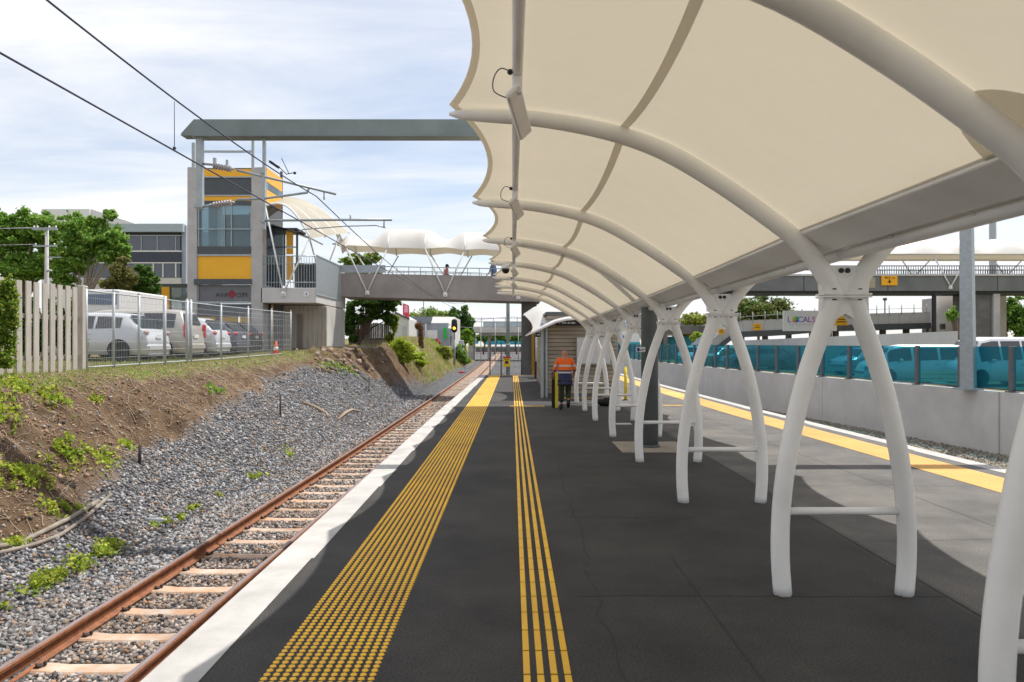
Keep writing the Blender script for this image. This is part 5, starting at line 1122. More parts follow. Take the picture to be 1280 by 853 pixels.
for k, (dx, dz_, c) in enumerate([(-.07, .06, (.55, .6, .02)), (.07, .07, (.02, .45, .15)), (.06, -.07, (.02, .15, .6)), (-.07, -.07, (.75, .3, .02))]): build('logo_ball', MB().ball((WX(994.3, D)+dx, D-.02, WZ(399.6, D)+dz_), (.16, .02, .16), 14, 8), mat('logo_%d' % k, c), bb)
build('tagline', R2(MB(), 987, 405.5, 1022, 406.1, D, .01, -.012), mat('pale_pink', (.62, .45, .55)), bb); build('post', MB().span((WX(985, D), D+.2, 0), (WX(986.5, D), D+.4, WZ(414, D))).span((WX(1040, D), D+.2, 0), (WX(1041.5, D), D+.4, WZ(414, D))), M['frame_dark'], bb)
for (a, b_, c, d_, lab) in ((1043, 396, 1060, 407, 'yellow tapered sign behind the nearest full canopy frame'), (941.5, 405, 951.5, 413, 'orange sign on the pale ramp barrier left of the billboard'), (898, 411.5, 905, 418, 'little orange sign low between two canopy frames')):
    D = 54.5 if a > 1000 else 57.8; s_ = thing('yellow_sign', lab, 'sign', W((a+c)/2, d_, D)); cx_, cz0, cz1 = WX((a+c)/2, D), WZ(d_, D), WZ(b_, D); w_ = (c-a)*D/F/2
    build('plate', MB().prism([(cx_-w_, cz0), (cx_+w_, cz0), (cx_+w_*(.45 if a > 1000 else 1), cz1), (cx_-w_*(.45 if a > 1000 else 1), cz1)], D-.06, D-.01), mat('sign_amber', (.85, .42, .01)), s_); build('lettering', MB().span((cx_-w_*.5, D-.065, lerp(cz0, cz1, .62)), (cx_+w_*.5, D-.06, lerp(cz0, cz1, .72))), M['black'], s_); build('lettering', MB().span((cx_-w_*.7, D-.065, lerp(cz0, cz1, .35)), (cx_+w_*.7, D-.06, lerp(cz0, cz1, .45))), M['black'], s_)
hd_ = thing('hoarding', 'long pale grey panelled hoarding below the ramp and billboard', 'hoarding', (20, 36, 0)); hp = [(WX(1197, 35.)), 35.]
Ha, Hb = (WX(1197, 35), 35., WZ(414, 35)), (WX(924, 56), 56., WZ(426, 56))
npn = 22
for i in range(npn):
    t0, t1 = i/npn, (i+1)/npn; a = P3(Ha, Hb, t0+.0008); c = P3(Ha, Hb, t1-.0008); g = MB(); g.quad((a[0], a[1], 0), (c[0], c[1], 0), c, a); build('panel', g, M['grey_panel'], hd_, solid=.05)
D = 40.; wb_ = thing('rounded_building', 'pale rendered building with a rounded corner behind the bridge', 'building', (WX(1188, D), D+5, 0)); build('wall', MB().cyl((WX(1189, 56), 56, 0), 1.15, 5.4, 28).span((WX(1189, 56), 54.9, 0), (WX(1246, 56), 60, 5.2)), mat('render_pale', (.50, .46, .42), (.40, .37, .34), rough=.8, scale=.5, dirt=.2), wb_); build('vent', MB().span((WX(1176, 54), 53.9, WZ(412, 54)), (WX(1181, 54), 54.15, WZ(405, 54))), M['frame_dark'], wb_)
o = build('downpipe', MB().tube([(WX(1167.5, 49), 49, 0), (WX(1167.5, 49), 49, WZ(367, 49))], .14, 8).tube([(WX(1170.5, 49), 49.2, 0), (WX(1170.5, 49), 49.2, WZ(370, 49))], .09, 8), M['black']); tag(o, 'thick black vertical pipe under the right footbridge', 'pipe')
# road bridge / overpass far away
D = 120.; ov = thing('road_overpass', 'distant grey concrete road overpass crossing behind everything at the end of the line', 'overpass', (10, D, -1)); x0, x1 = WX(587, D), WX(935, D)
build('deck', MB().span((x0, D, WZ(416, D)), (x1, D+8, WZ(408.5, D))), M['concrete_light'], ov); build('girder', MB().span((x0+1.5, D+.5, WZ(419.5, D)), (x1, D+7.5, WZ(416, D))), M['concrete'], ov); build('abutment', MB().span((x0-.2, D, -1.2), (x0+.55, D+8, WZ(409, D))), M['concrete'], ov)
for px in (609, 665, 700, 780, 850): build('column', MB().span((WX(px, D), D+2, -1.2), (WX(px, D)+.45, D+6, WZ(419, D))), M['concrete'], ov)
build('parapet_screen', MB().span((WX(604, D), D-.05, WZ(408.5, D)), (x1, D, WZ(402, D))), glass('screen_glass', (.7, .76, .8), .5, (.42, .46, .5), .2), ov); g = MB()
for x in np.arange(x0, x1, 1.9): g.box((x, D-.1, WZ(403, D)), (.1, .1, 1.5))
g.tube([(x0, D-.1, WZ(398, D)), (x1, D-.1, WZ(398, D))], .05, 5).tube([(x0, D-.1, WZ(402.5, D)), (x1, D-.1, WZ(402.5, D))], .05, 5); build('railing', g, M['galv'], ov)
D = 235.; th = thing('site_hoarding', 'bright teal site hoarding under the distant overpass', 'hoarding', (0, D, -1.1)); build('panel', MB().span((WX(606, D), D, WZ(431, D)), (WX(690, D), D+.1, WZ(425, D))).span((WX(594, D), D, WZ(430, D)), (WX(598, D), D+.1, WZ(425, D))), M['teal'], th); build('base', MB().span((WX(594, D), D-.2, -1.1), (WX(690, D), D, WZ(434, D))), M['concrete_dark'], th)
D = 80.; t2 = thing('site_hoarding', 'teal painted hoarding below the orange band of the right road bridge', 'hoarding', (20, D, 0)); build('panel', MB().span((WX(818, D), D, 0), (WX(872, D), D+.1, WZ(421, D))), mat('teal_dark', (.01, .2, .27)), t2); build('ochre_band', MB().span((WX(846, D), D+.5, WZ(422, D)), (WX(868, D), D+.7, WZ(416, D))), mat('ochre_band', (.38, .26, .06)), t2)
D = 75.; b2 = thing('road_bridge', 'dark beam of a second road bridge seen between canopy frames on the right', 'bridge', (20, D, 0)); build('beam', MB().span((WX(800, D), D+4, WZ(417, D)), (WX(900, D), D+8, WZ(406.5, D))), M['concrete_dark'], b2); build('pier', MB().span((WX(840, D), D+4, 0), (WX(845, D), D+6, WZ(417, D))), M['concrete_dark'], b2)
# poles under the overpass
for k, px in enumerate((601, 619, 648)):
    D = 108+k*2; o = build('thin_pole', MB().tube([(WX(px, D), D, -1.1), (WX(px, D), D, WZ(404 if k % 2 else 409, D))], .05, 6), M['galv_light']); tag(o, 'slim distant grey pole, %s from the left under the overpass' % ('first', 'second', 'third')[k], 'pole', 'distant poles under the overpass')
o = build('catenary_span', MB().tube([(WX(588, 100), 100, WZ(401, 100)), (WX(640, 100), 100, WZ(396, 100)), (WX(690, 100), 100, WZ(400, 100))], .03, 4).tube([(WX(575, 95), 95, WZ(409, 95)), (WX(634, 70), 70, WZ(412, 70))], .02, 4), M['galv_light']); tag(o, 'thin overhead span wires in front of the distant overpass', 'overhead wire')
# blue building right centre
D = 70.; bs = thing('blue_sign_building', 'low white building with blue and teal sign panels seen through the far canopy frames', 'building', (WX(778, D), D, 0)); build('wall', MB().span((WX(744, D), D, 0), (WX(800, D), D+5, WZ(414, D))), M['white'], bs); build('sign_panel', R2(MB(), 768, 419.5, 780, 424, D, .1, -.1), mat('bright_blue', (.02, .12, .6)), bs); build('sign_panel', R2(MB(), 744, 425, 766, 440, D, .1, -.1), mat('blue_mid', (.05, .2, .5)), bs); build('teal_band', R2(MB(), 770, 428, 800, 440, D, .1, -.12), M['teal'], bs)
# sheds in the centre
D = 72.; s1 = thing('white_shed', 'white shed with a dark sloping roof edge below the red sign', 'shed', (WX(502, D), D, 1.6)); build('wall', MB().prism([(WX(480, D), 1.4), (WX(511, D), 1.4), (WX(511, D), WZ(399, D)), (WX(497, D), WZ(391, D)), (WX(480, D), WZ(391, D))], D, D+6), mat('shed_white', (.62, .61, .6), dirt=.15), s1); build('roof_edge', MB().tube([(WX(494, D), D-.1, WZ(390.5, D)), (WX(512, D), D-.1, WZ(399, D))], .09, 6), M['frame_dark'], s1); build('door', R2(MB(), 503, 408, 508, 424, D, .05, -.05), M['galv_light'], s1)
D = 74.; rs = thing('red_sign', 'tall slanted red and pink sign board above the white shed', 'sign', W(508, 398, D)); build('panel', MB().prism([(WX(503.5, D), WZ(379, D)), (WX(511, D), WZ(382, D)), (WX(511.5, D), WZ(398.5, D)), (WX(503.5, D), WZ(394, D))], D, D+.2), M['red_sign'], rs); build('pale_panel', MB().prism([(WX(505.5, D), WZ(381, D)), (WX(510, D), WZ(383, D)), (WX(510, D), WZ(391, D)), (WX(505.5, D), WZ(391, D))], D-.05, D-.01), mat('pink', (.75, .35, .42)), rs)
D = 80.; s2 = thing('grey_shed', 'blue grey metal shed with a pale corrugated gable roof right of the white shed', 'shed', (WX(540, D), D, 1.6)); build('wall', MB().span((WX(510.5, D), D, 1.4), (WX(560, D), D+8, WZ(404, D))).prism([(WX(538, D), WZ(404, D)), (WX(563, D), WZ(411, D)), (WX(563, D), 1.4), (WX(538, D), 1.4)], D-.1, D+.1), mat('shed_blue_grey', (.34, .37, .43), (.30, .33, .39), scale=1, dirt=.1), s2); build('fascia', R2(MB(), 511, 396, 539, 404.5, D, .2, -.15), mat('fascia_grey', (.24, .26, .31)), s2)
g = MB(); g.poly([W(539, 404, D), W(541, 396, D+4), W(569.5, 396.5, D+8), W(566, 412, D)]); build('roof', g, mat('corrugated', (.42, .40, .39), (.36, .34, .33), scale=9, stretch=(3, .3, 1)), s2); build('end_wall', MB().prism([(WX(563, D+.3), 1.2), (WX(569, D+.3), 1.2), (WX(569, D+.3), WZ(397, D)), (WX(566, D+.3), WZ(410, D))], D+.3, D+8), M['concrete_light'], s2)
build('white_panel', R2(MB(), 534, 413, 547, 424, D, .06, -.22), M['white'], s2); build('window', R2(MB(), 531.5, 405, 533.5, 423, D, .05, -.2), M['white'], s2); build('green_panel', R2(MB(), 554.8, 410, 558.5, 424, D, .1, -.35), mat('bright_green', (.02, .5, .06)), s2)
for k, (px, py, D, h) in enumerate(((546.3, 425, 66, .5), (549.5, 428, 64, .45))): o = build('red_marker', MB().cyl((WX(px, D), D, WZ(py+2, D)), .09, h*.6, 8), M['red']); tag(o, ['taller', 'shorter'][k]+' small red marker standing in front of the grey sheds', 'marker')
o = build('red_debris', MB().box((WX(575, 70), 70, -1.05), (.8, .4, .14), rz=.3).box((WX(577.5, 70), 70, -1.0), (.3, .3, .12), rz=.9), M['red']); tag(o, 'red object lying on the ballast near the signal', 'debris')
o = build('utility_box', MB().box((WX(573, 86), 86, 1.2), (1.2, .8, 1.7), bev=.05), M['galv_light']); tag(o, 'pale equipment cabinet between the mound bush and the lime green bush', 'cabinet')
o = build('thin_pole', MB().tube([(WX(529.5, 85), 85, 1.5), (WX(529.5, 85), 85, WZ(377, 85))], .05, 6), M['frame_dark']); tag(o, 'thin dark aerial pole above the blue grey shed', 'pole')
# ------------------------------------------------------------------ cars
def smat(n, c): return mat(n, c, tuple(v*.96 for v in c), rough=.25, metal=.25, spec=.6, scale=2)
car_glass = mat('car_glass', (.035, .04, .045), rough=.06, spec=.9)
def car(label, body, loc, rz=0., L=4.4, Wd=1.74, H=1.5, kind='hatch', light='red', cat='car', group='cars parked behind the wire fence', clear=False):
    root = thing('parked_car', label, cat, loc, group, rz=rz, local=True)
    hw = Wd/2
    rf = {'hatch': [(0, .62), (-.06, .93), (-.16, 1.0), (-.62, .965*H), (-1.2, H), (-2.1, H), (-2.75, .95*H), (-3.45, .98), (-4.15, .84), (-4.34, .66), (-4.4, .5)],
          'mpv': [(0, .62), (-.05, .95), (-.14, 1.05), (-.50, .965*H), (-1.1, H), (-2.4, H), (-3.1, .95*H), (-3.75, 1.0), (-4.2, .85), (-4.36, .66), (-4.4, .5)],
          'van': [(0, .55), (-.03, .95), (-.07, 1.1), (-.28, .97*H), (-.7, H), (-2.9, H), (-3.35, .95*H), (-3.9, 1.05), (-4.25, .9), (-4.37, .66), (-4.4, .5)]}[kind]
    k = L/4.4; rf = [(x*k, z) for x, z in rf]
    xr, zr = [p[0] for p in rf][::-1], [p[1] for p in rf][::-1]
    roof = lambda x: interp(x, xr, zr); belt = lambda x: min(roof(x), interp(x, [-L, -L*.75, -.2, 0], [.80, .92, 1.02, .9]))
    wid = lambda x: hw*interp(x, [-L, -L+.25, -L+.9, -.7, -.12, 0], [.72, .90, 1, 1, .96, .86])
    def sec(x):
        w = wid(x); b_ = belt(x); r_ = roof(x); g = max(0, r_-b_); wg = w-.03-.24*min(1, g/.5)
        return [(w*.90, .20), (w*.985, .32), (w, .55), (w*.995, .75 if b_ > .8 else b_*.9), (w*.965, b_), (wg+(w*.965-wg)*.12, max(b_, r_-.09)), (wg*.86, max(b_+.005, r_-.02)), (0, r_+.015)]
    st_ = sorted(set([round(v, 3) for v in np.concatenate([[p[0] for p in rf], np.linspace(-L+.3, -.1, 14)])]))
    rows = []
    for x in st_:
        s_ = sec(x); rows.append([(x, y, z) for y, z in s_]+[(x, -y, z) for y, z in s_[::-1][1:]])
    g = MB().grid(rows); g.poly([rows[-1][i] for i in range(len(rows[-1]))]); g.poly(rows[0][::-1]); g.quad((0, hw*.8, .2), (0, -hw*.8, .2), (-L, -hw*.7, .2), (-L, hw*.7, .2))
    bo_ = build('body', g, body, root)
    def sp(x, t, s_, off=.012):     # t 0..1 belt..roof edge on the side
        q = sec(x); a, c = q[4], q[5]; return (x, s_*(lerp(a[0], c[0], t)+off), lerp(a[1], c[1], t))
    wins = {'hatch': [(-.75, -1.45), (-1.53, -2.35), (-2.42, -3.05)], 'mpv': [(-.62, -1.35), (-1.43, -2.35), (-2.43, -3.3)], 'van': [(-.42, -1.5), (-1.6, -2.5), (-2.6, -3.5)]}[kind]
    for s_ in (-1, 1):
        for a, c in wins:
            a, c = a*k, c*k
            g = MB().grid([[sp(lerp(a, c, i/6), t, s_) for t in (.10, .5, .93)] for i in range(7)]); build('side_window', g, car_glass, root)
    # rear window and windscreen
    def rear(x, y, off=.012): return (x+off, y, roof(x)+off)
    xa, xb = [(p[0]) for p in rf][2]-.03, [(p[0]) for p in rf][3]+.04
    g = MB().grid([[(lerp(xa, xb, i/5)+.018, y*(sec(lerp(xa, xb, i/5))[5][0]-.06), roof(lerp(xa, xb, i/5))+.012) for y in (-1, -.5, 0, .5, 1)] for i in range(6)]); build('rear_window', g, car_glass, root)
    xa, xb = rf[6][0]-.05, rf[7][0]+.08
    g = MB().grid([[(lerp(xa, xb, i/5)-.018, y*(sec(lerp(xa, xb, i/5))[5][0]-.06), roof(lerp(xa, xb, i/5))+.012) for y in (-1, -.5, 0, .5, 1)] for i in range(6)]); build('windscreen', g, car_glass, root)
    for x in (-.78*k, -3.55*k):
        for s_ in (-1, 1):
            y = s_*(hw-.10); w_ = MB().tube([(x, y-.10*s_, .315), (x, y-.085*s_, .315), (x, y+.09*s_, .315), (x, y+.105*s_, .315)], [.27, .315, .315, .285], 24); wh = build('wheel', w_, M['black_rubber'], root)
            r_ = MB()
            for q in range(10): a = q*math.pi/5; r_.tube([(x+.04*math.cos(a), y+.112*s_, .315+.04*math.sin(a)), (x+.2*math.cos(a), y+.108*s_, .315+.2*math.sin(a))], [.022, .016], 5)
            r_.tube([(x+.205*math.cos(a), y+.106*s_, .315+.205*math.sin(a)) for a in np.linspace(0, 2*math.pi, 21)], .014, 5, cap=False); r_.ball((x, y+.11*s_, .315), (.05, .02, .05), 8, 6); build('rim', r_, M['rim'], wh)
            arch = MB().tube([(x+.34*math.cos(a), s_*(wid(x)+.002), .33+.34*math.sin(a)) for a in np.linspace(-.1, math.pi+.1, 14)], .022, 6); build('wheel_arch', arch, M['black'], root)
            well = MB().tube([(x, s_*(wid(x)-.18), .33), (x, s_*(wid(x)+.006), .33)], .335, 22); build('wheel_well', well, M['black'], root)
    lm = M['red'] if light == 'red' else mat('clear_lamp', (.55, .38, .38), rough=.2)
    for s_ in (-1, 1):
        if kind == 'van': g = MB().box((-.035, s_*(hw*.90), .98), (.12, .13, .48), bev=.03)
        else: g = MB().box((-.085, s_*(hw*.80), .90), (.16, .22, .13), rz=-s_*.22, ry=.25, bev=.04)
        build('tail_light', g, lm, root)
        build('headlight', MB().box((-L+.16, s_*hw*.70, .70), (.26, .34, .14), rz=s_*.3, bev=.04), M['glass_clear'], root); build('mirror', MB().box((-3.05*k, s_*(hw+.07), 1.02), (.12, .18, .13), bev=.03), body, root)
        build('door_handle', MB().box((-1.65*k, s_*(hw+.005), .86), (.16, .03, .03), bev=.008), M['rim'], root)
    build('number_plate', MB().box((.012, 0, .78), (.015, .38, .12)), M['white'], root); build('bumper', MB().box((-.03, 0, .42), (.16, Wd*.90, .24), bev=.06), body, root)
    return root
GZ = 1.2
car('silver people carrier with dark side windows, nearest car behind the wire fence', smat('paint_silver', (.58, .60, .63)), (-11.45, 24.4, GZ-.05), L=4.9, H=1.54, kind='hatch', light='clear')
car('beige upright van between the silver people carrier and the white hatchback', smat('paint_beige', (.46, .44, .40)), (-11.3, 26.9, GZ-.02), L=4.5, H=1.72, kind='van')
car('white hatchback with large red rear lamps in the middle of the parked row', smat('paint_white', (.62, .65, .70)), (-11.2, 29.2, GZ), L=3.8, Wd=1.66, H=1.5, kind='hatch')
car('dark slate grey hatchback right of the white hatchback', smat('paint_slate', (.11, .125, .16)), (-11.2, 31.4, GZ), L=4.3, H=1.45, kind='hatch')
car('dark car farthest along the fenced car park, beside the tower', smat('paint_dark', (.05, .05, .055)), (-11.3, 33.3, GZ), L=4.1, H=1.45, kind='hatch')
GR = 'vehicles parked behind the teal glass'
for (px, Yc, rz, c, kd, H_, lab) in ((1215, 31, -.15, (.66, .67, .68), 'van', 1.65, 'white four wheel drive behind the teal glass beside the galvanised mast'), (1128, 42, .3, (.45, .46, .48), 'mpv', 1.5, 'silver car behind the glass just right of the nearest full frame'), (1052, 46, 3.1, (.64, .66, .68), 'hatch', 1.45, 'white car behind the glass seen through the nearest full frame'), (985, 49, 0, (.2, .22, .25), 'hatch', 1.45, 'dark car behind the glass left of the nearest full frame'), (930, 56, .5, (.25, .26, .28), 'hatch', 1.45, 'dark grey car behind the glass through the second frame'), (868, 60, 1.2, (.66, .66, .66), 'mpv', 1.5, 'farthest white car behind the glass, between two frames'), (1298, 31, .2, (.62, .63, .65), 'van', 1.95, 'white van at the right edge in front of the dark tree')):
    car(lab, smat('paint_'+str(px), c), (WX(px, Yc), Yc, 0), rz=rz, kind=kd, H=H_, group=GR)
tr = thing('flat_trailer', 'low trailer with pale yellow side boards behind the teal glass', 'trailer', (WX(1160, 26), 26, 0)); g = MB()
for k in range(4): g.span((WX(1150, 25), 25, .30+k*.13), (WX(1216, 25), 25.04, .39+k*.13))
build('side_boards', g, mat('pale_yellow', (.62, .6, .35)), tr); build('bed', MB().span((WX(1150, 25), 25.04, .25), (WX(1216, 25), 27, .34)), M['frame_dark'], tr)
for s_ in (-1, 1): build('wheel', MB().cyl((WX(1180, 25)+s_*.5, 25.2, .25), .25, .2, 16, axis='y'), M['black_rubber'], tr)
# ------------------------------------------------------------------ people
def skin(name, verts, edges, radii, m, parent, sub=2, root_i=0):
    me = bpy.data.meshes.new(name); me.from_pydata([tuple(v) for v in verts], edges, []); o = bpy.data.objects.new(name, me); COL.objects.link(o)
    md = o.modifiers.new('s', 'SKIN'); md.use_smooth_shade = True
    sv = me.skin_vertices[0].data
    for i, r_ in enumerate(radii): sv[i].radius = r_ if hasattr(r_, '__len__') else (r_, r_); sv[i].use_root = (i == root_i)
    s2 = o.modifiers.new('u', 'SUBSURF'); s2.levels = sub; s2.render_levels = sub
    dg = bpy.context.evaluated_depsgraph_get(); dg.update(); m2 = bpy.data.meshes.new_from_object(o.evaluated_get(dg)); bpy.data.objects.remove(o)
    o = bpy.data.objects.new(name, m2); m2.materials.clear(); m2.materials.append(m); COL.objects.link(o); o.parent = parent
    for p in m2.polygons: p.use_smooth = True
    return o
def chain(spec):        # spec: list of (name, parent, pos, radius)
    ix = {}; V = []; E = []; R_ = []
    for n, p, q, r_ in spec: ix[n] = len(V); V.append(q); R_.append(r_); 
    for n, p, q, r_ in spec:
        if p: E.append((ix[p], ix[n]))
    return V, E, R_
def person(label, loc, s, rz, skinc, shirt, trouser, hair, pose, boots=True, bald=False, vest=False, group=None):
    root = thing('person', label, 'person', loc, group, local=True, rz=rz); root.scale = (s, s, s)
    a = pose   # dict of joints, person faces +Y, height 1.75
    B = [('pel', None, (0, 0, .95), (.12, .085)), ('sp', 'pel', (0, .02, 1.15), (.12, .085)), ('ch', 'sp', a['ch'], (.12, .07)), ('nk', 'ch', a['nk'], .055), ('h1', 'nk', a['h1'], (.078, .092)), ('h2', 'h1', a['h2'], (.088, .105)), ('h3', 'h2', a['h3'], (.058, .068))]
    for sd, k in (('l', -1), ('r', 1)):
        B += [(sd+'hip', 'pel', (k*.08, 0, .88), .065), (sd+'kn', sd+'hip', a[sd+'kn'], .058), (sd+'an', sd+'kn', a[sd+'an'], .038), (sd+'toe', sd+'an', a[sd+'toe'], (.042, .03)), (sd+'sh', 'ch', (k*.185, a['ch'][1], 1.42), .058), (sd+'el', sd+'sh', a[sd+'el'], .042), (sd+'wr', sd+'el', a[sd+'wr'], .027), (sd+'pa', sd+'wr', a[sd+'pa'], (.036, .018))]
        w = Vector(a[sd+'wr']); p = Vector(a[sd+'pa']); d = (p-w).normalized(); side_ = Vector((0, 1, 0)) if abs(d.y) < .7 else Vector((0, 0, 1)); 
        for q in range(4):
            o_ = side_*(q-1.5)*.019; l = (.062, .074, .07, .055)[q]
            B += [(sd+'f%da' % q, sd+'pa', tuple(p+o_+d*.03), .0095), (sd+'f%db' % q, sd+'f%da' % q, tuple(p+o_+d*(.03+l*.55)+Vector((-k*.012, 0, 0))), .0088), (sd+'f%dc' % q, sd+'f%db' % q, tuple(p+o_+d*(.03+l)+Vector((-k*.03, 0, 0))), .0075)]
        B += [(sd+'t1', sd+'pa', tuple(p+side_*.042-d*.01), .010), (sd+'t2', sd+'t1', tuple(p+side_*.056+d*.03), .009)]
    V, E, R_ = chain(B); body = skin('body', V, E, R_, skinc, root)
    h = Vector(a['h2']); f = MB()
    for k in (-1, 1): f.ball((h.x+k*.083, h.y-.005, h.z-.015), (.012, .022, .032), 8, 6)
    build('ears', f, skinc, root)
    f = MB(); f.tube([(h.x, h.y+.085, h.z+.02), (h.x, h.y+.112, h.z-.025), (h.x, h.y+.09, h.z-.035)], [.009, .015, .01], 6); build('nose', f, skinc, root)
    f = MB()
    for k in (-1, 1): f.ball((h.x+k*.032, h.y+.085, h.z+.015), (.014, .008, .008), 8, 6)
    f.ball((h.x, h.y+.088, h.z-.065), (.026, .008, .006), 8, 4); build('eyes_and_mouth', f, mat('face_dark', (.10, .04, .03)), root)
    d_ = Vector(a['h3'])-Vector(a['h1']); 
    if not bald: build('hair', MB().ball((h.x, h.y-.02, h.z+.03), (.092, .105, .105), 14, 10).ball((h.x, h.y-.07, h.z-.04), (.075, .06, .11), 10, 8), hair, root)
    # shirt
    sl = .62
    q_ = 1.1 if vest else .92
    Sh = [('a', None, (0, .01, .90), (.195*q_, .155)), ('a0', 'a', (0, .0, .82), (.19*q_, .15)), ('b', 'a', (0, .02, 1.12), (.18*q_, .135)), ('c', 'b', a['ch'], (.185*q_, .125)), ('n', 'c', tuple(Vector(a['ch']).lerp(Vector(a['nk']), .75)), (.078, .066))]
    for sd, k in (('l', -1), ('r', 1)):
        e = Vector(a[sd+'el']); sh = Vector((k*.185, a['ch'][1], 1.42)); w = Vector(a[sd+'wr'])
        Sh += [(sd+'s', 'c', tuple(sh), .072), (sd+'e', sd+'s', tuple(e), .06), (sd+'w', sd+'e', tuple(e.lerp(w, .35 if vest else .2)), .056)]
    V, E, R_ = chain(Sh); skin('shirt', V, E, R_, shirt, root)
    Tr = [('p', None, (0, 0, .87), (.155, .12))]
    for sd, k in (('l', -1), ('r', 1)):
        kn = Vector(a[sd+'kn']); an = Vector(a[sd+'an']); Tr += [(sd+'h', 'p', (k*.098, 0, .80), .112), (sd+'k', sd+'h', tuple(kn), .086), (sd+'c', sd+'k', tuple(kn.lerp(an, .78)), .072)]
    V, E, R_ = chain(Tr); skin('trousers', V, E, R_, trouser, root)
    for sd in 'lr':
        an, to = Vector(a[sd+'an']), Vector(a[sd+'toe']); d = (to-an); f = MB(); f.tube([an+Vector((0, 0, .07)), an+Vector((0, 0, .0)), an.lerp(to, .45)+Vector((0, 0, -.0)), to], [.052, .056, .052, .036], 10); f.ball(tuple(an+Vector((0, -.03, -.02))), (.046, .05, .045), 8, 6); build('boot', f, M['black'] if vest else mat('shoe', (.05, .04, .04)), root)
    return root, a
walk = dict(ch=(0, .05, 1.36), nk=(0, .08, 1.475), h1=(0, .10, 1.54), h2=(0, .11, 1.615), h3=(0, .11, 1.69),
            lkn=(-.10, .02, .50), lan=(-.10, .05, .10), ltoe=(-.11, .20, .035), rkn=(.10, .10, .50), ran=(.085, -.17, .24), rtoe=(.085, -.08, .09),
            lel=(-.285, .06, 1.15), lwr=(-.31, .20, .98), lpa=(-.315, .26, .93), rel=(.285, .04, 1.15), rwr=(.27, .22, 1.02), rpa=(.26, .28, .97))
skinm = mat('skin', (.50, .24, .16), (.44, .20, .13), rough=.55)
hv = bpy.data.materials.new('hi_vis'); hv.use_nodes = True; nt = hv.node_tree; N = nt.nodes; L = nt.links; b = N['Principled BSDF']; b.inputs['Roughness'].default_value = .75
tc = N.new('ShaderNodeTexCoord'); sx = N.new('ShaderNodeSeparateXYZ'); L.new(tc.outputs['Object'], sx.inputs[0]); r_ = N.new('ShaderNodeValToRGB'); r_.color_ramp.interpolation = 'CONSTANT'
mr = N.new('ShaderNodeMapRange'); mr.inputs[1].default_value = .8; mr.inputs[2].default_value = 1.6; L.new(sx.outputs[2], mr.inputs[0]); L.new(mr.outputs[0], r_.inputs[0]); e = r_.color_ramp.elements
def zf(z): return (z-.8)/.8
stops = [(.0, (.02, .025, .09)), (zf(1.045), (.55, .56, .56)), (zf(1.09), (.02, .025, .09)), (zf(1.13), (.88, .14, .01)), (zf(1.23), (.55, .56, .56)), (zf(1.28), (.88, .14, .01))]
e[0].position = 0; e[0].color = (*stops[0][1], 1); e[1].position = stops[1][0]; e[1].color = (*stops[1][1], 1)
for p, c in stops[2:]: q = e.new(p); q.color = (*c, 1)
L.new(r_.outputs[0], b.inputs['Base Color'])
wx, wy = 1.36, 19.3
person('bald worker in an orange and navy high visibility shirt with silver bands, walking away', (wx, wy, 0), .905, 0, skinm, hv, mat('olive_trousers', (.035, .042, .025), rough=.9), None, walk, bald=True, vest=True)
stand = dict(walk); stand.update(rkn=(.10, .01, .50), ran=(.10, 0, .09), rtoe=(.11, .15, .035), lan=(-.10, 0, .09), ltoe=(-.11, .15, .035))
hairm = mat('dark_hair', (.02, .014, .01))
dk = bz(560, 0)+.33
person('woman in a pink top with dark hair walking across the footbridge', (WX(557, 40.8), 40.8, WZ(330, 40.8)-1.63), .93, math.radians(-70), skinm, mat('pink_top', (.70, .22, .24)), mat('dark_trousers', (.03, .03, .04)), hairm, walk)
person('person in a blue shirt on the footbridge at the canopy edge', (WX(617.5, 40.8), 40.8, WZ(325.5, 40.8)-1.75), 1.0, math.radians(60), skinm, mat('blue_shirt', (.14, .22, .42)), mat('dark_trousers2', (.03, .03, .05)), hairm, stand)

# ------------------------------------------------------------------ sky, sun, camera
w = bpy.data.worlds.new('World'); S.world = w; w.use_nodes = True; nt = w.node_tree; N = nt.nodes; L = nt.links
bg = N['Background']; sky = N.new('ShaderNodeTexSky'); sky.sky_type = 'NISHITA'; sky.sun_disc = False
sd = Vector((.38, .38, 1)).normalized(); el = math.asin(sd.z); az = math.atan2(sd.x, sd.y)
sky.sun_elevation = el; sky.sun_rotation = az; sky.air_density = 1.0; sky.dust_density = .6; sky.ozone_density = 1.3
tc = N.new('ShaderNodeTexCoord'); sx = N.new('ShaderNodeSeparateXYZ'); L.new(tc.outputs['Generated'], sx.inputs[0])
def math_(op, a, b_=None):
    m = N.new('ShaderNodeMath'); m.operation = op
    for i, v in enumerate((a, b_)):
        if v is None: continue
        if isinstance(v, (int, float)): m.inputs[i].default_value = v
        else: L.new(v, m.inputs[i])
    return m.outputs[0]
zc_ = math_('ADD', math_('MAXIMUM', sx.outputs[2], 0.), .16)
cb = N.new('ShaderNodeCombineXYZ'); L.new(math_('DIVIDE', sx.outputs[0], zc_), cb.inputs[0]); L.new(math_('DIVIDE', sx.outputs[1], zc_), cb.inputs[1])
mp = N.new('ShaderNodeMapping'); mp.inputs['Rotation'].default_value = (0, 0, math.radians(38)); mp.inputs['Scale'].default_value = (.55, 1.5, 1); L.new(cb.outputs[0], mp.inputs[0])
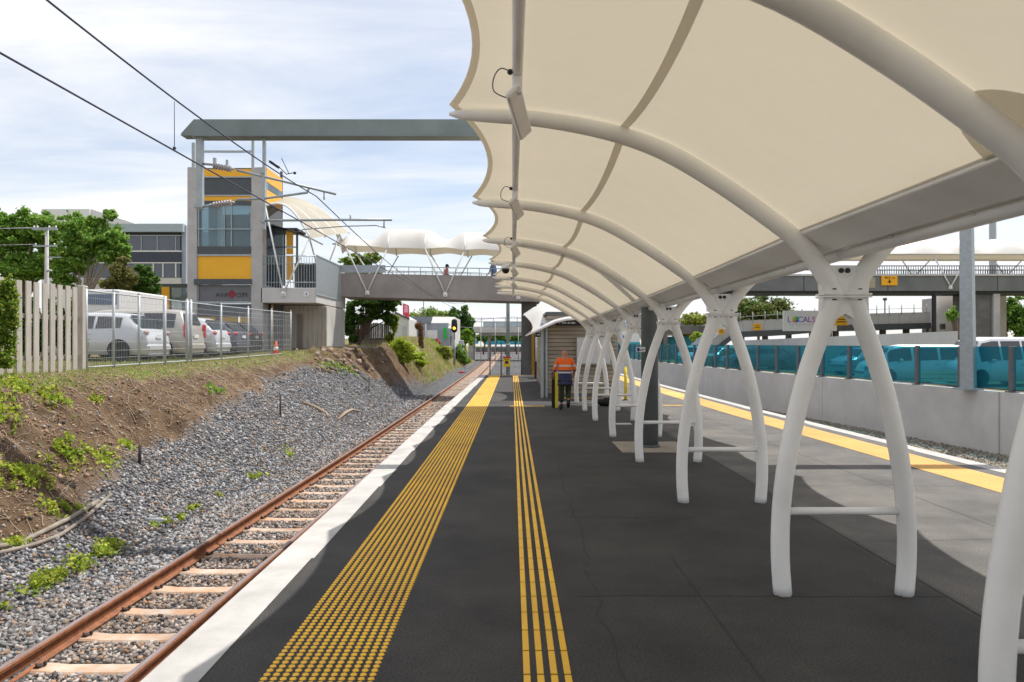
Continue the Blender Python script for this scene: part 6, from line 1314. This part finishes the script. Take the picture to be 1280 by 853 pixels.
n1 = N.new('ShaderNodeTexNoise'); n1.inputs['Scale'].default_value = 1.3; n1.inputs['Detail'].default_value = 9; n1.inputs['Roughness'].default_value = .58; n1.inputs['Distortion'].default_value = .5; L.new(mp.outputs[0], n1.inputs[0])
n2 = N.new('ShaderNodeTexNoise'); n2.inputs['Scale'].default_value = .55; n2.inputs['Detail'].default_value = 4; L.new(mp.outputs[0], n2.inputs[0])
fac = math_('ADD', math_('MULTIPLY', n1.outputs['Fac'], .62), math_('MULTIPLY', n2.outputs['Fac'], .38))
rp_ = N.new('ShaderNodeValToRGB'); rp_.color_ramp.elements[0].position = .38; rp_.color_ramp.elements[0].color = (.34, .34, .34, 1); rp_.color_ramp.elements[1].position = .58; rp_.color_ramp.elements[1].color = (1, 1, 1, 1); L.new(fac, rp_.inputs[0])
cl = N.new('ShaderNodeRGB'); cl.outputs[0].default_value = (7.2, 7.3, 7.6, 1)
mx = N.new('ShaderNodeMix'); mx.data_type = 'RGBA'; L.new(rp_.outputs[0], mx.inputs[0]); L.new(sky.outputs[0], mx.inputs[6]); L.new(cl.outputs[0], mx.inputs[7]); L.new(mx.outputs[2], bg.inputs[0]); bg.inputs[1].default_value = .105
sun = bpy.data.lights.new('sun', 'SUN'); sun.energy = 4.1; sun.angle = math.radians(.6); sun.color = (1, .95, .88); so = bpy.data.objects.new('sun', sun); COL.objects.link(so); so.rotation_euler = sd.to_track_quat('Z', 'Y').to_euler()
cam = bpy.data.cameras.new('camera'); cam.sensor_width = 36; cam.lens = F/1280*36; cam.shift_y = 2.5/1280; cam.clip_end = 2000; cam.clip_start = .05
co = bpy.data.objects.new('camera', cam); COL.objects.link(co); co.location = (0, 0, CH); co.rotation_euler = (math.pi/2, 0, 0); S.camera = co
cam.dof.use_dof = True; cam.dof.focus_distance = 9; cam.dof.aperture_fstop = 4
S.view_settings.view_transform = 'Standard'; S.view_settings.look = 'None'; S.view_settings.exposure = .45; S.view_settings.gamma = 1
S.cycles.max_bounces = 8; S.cycles.transparent_max_bounces = 12; S.cycles.use_denoising = True
S.render.engine = 'CYCLES'
for o in list(bpy.data.objects):
    if '_local' in o: del o['_local']
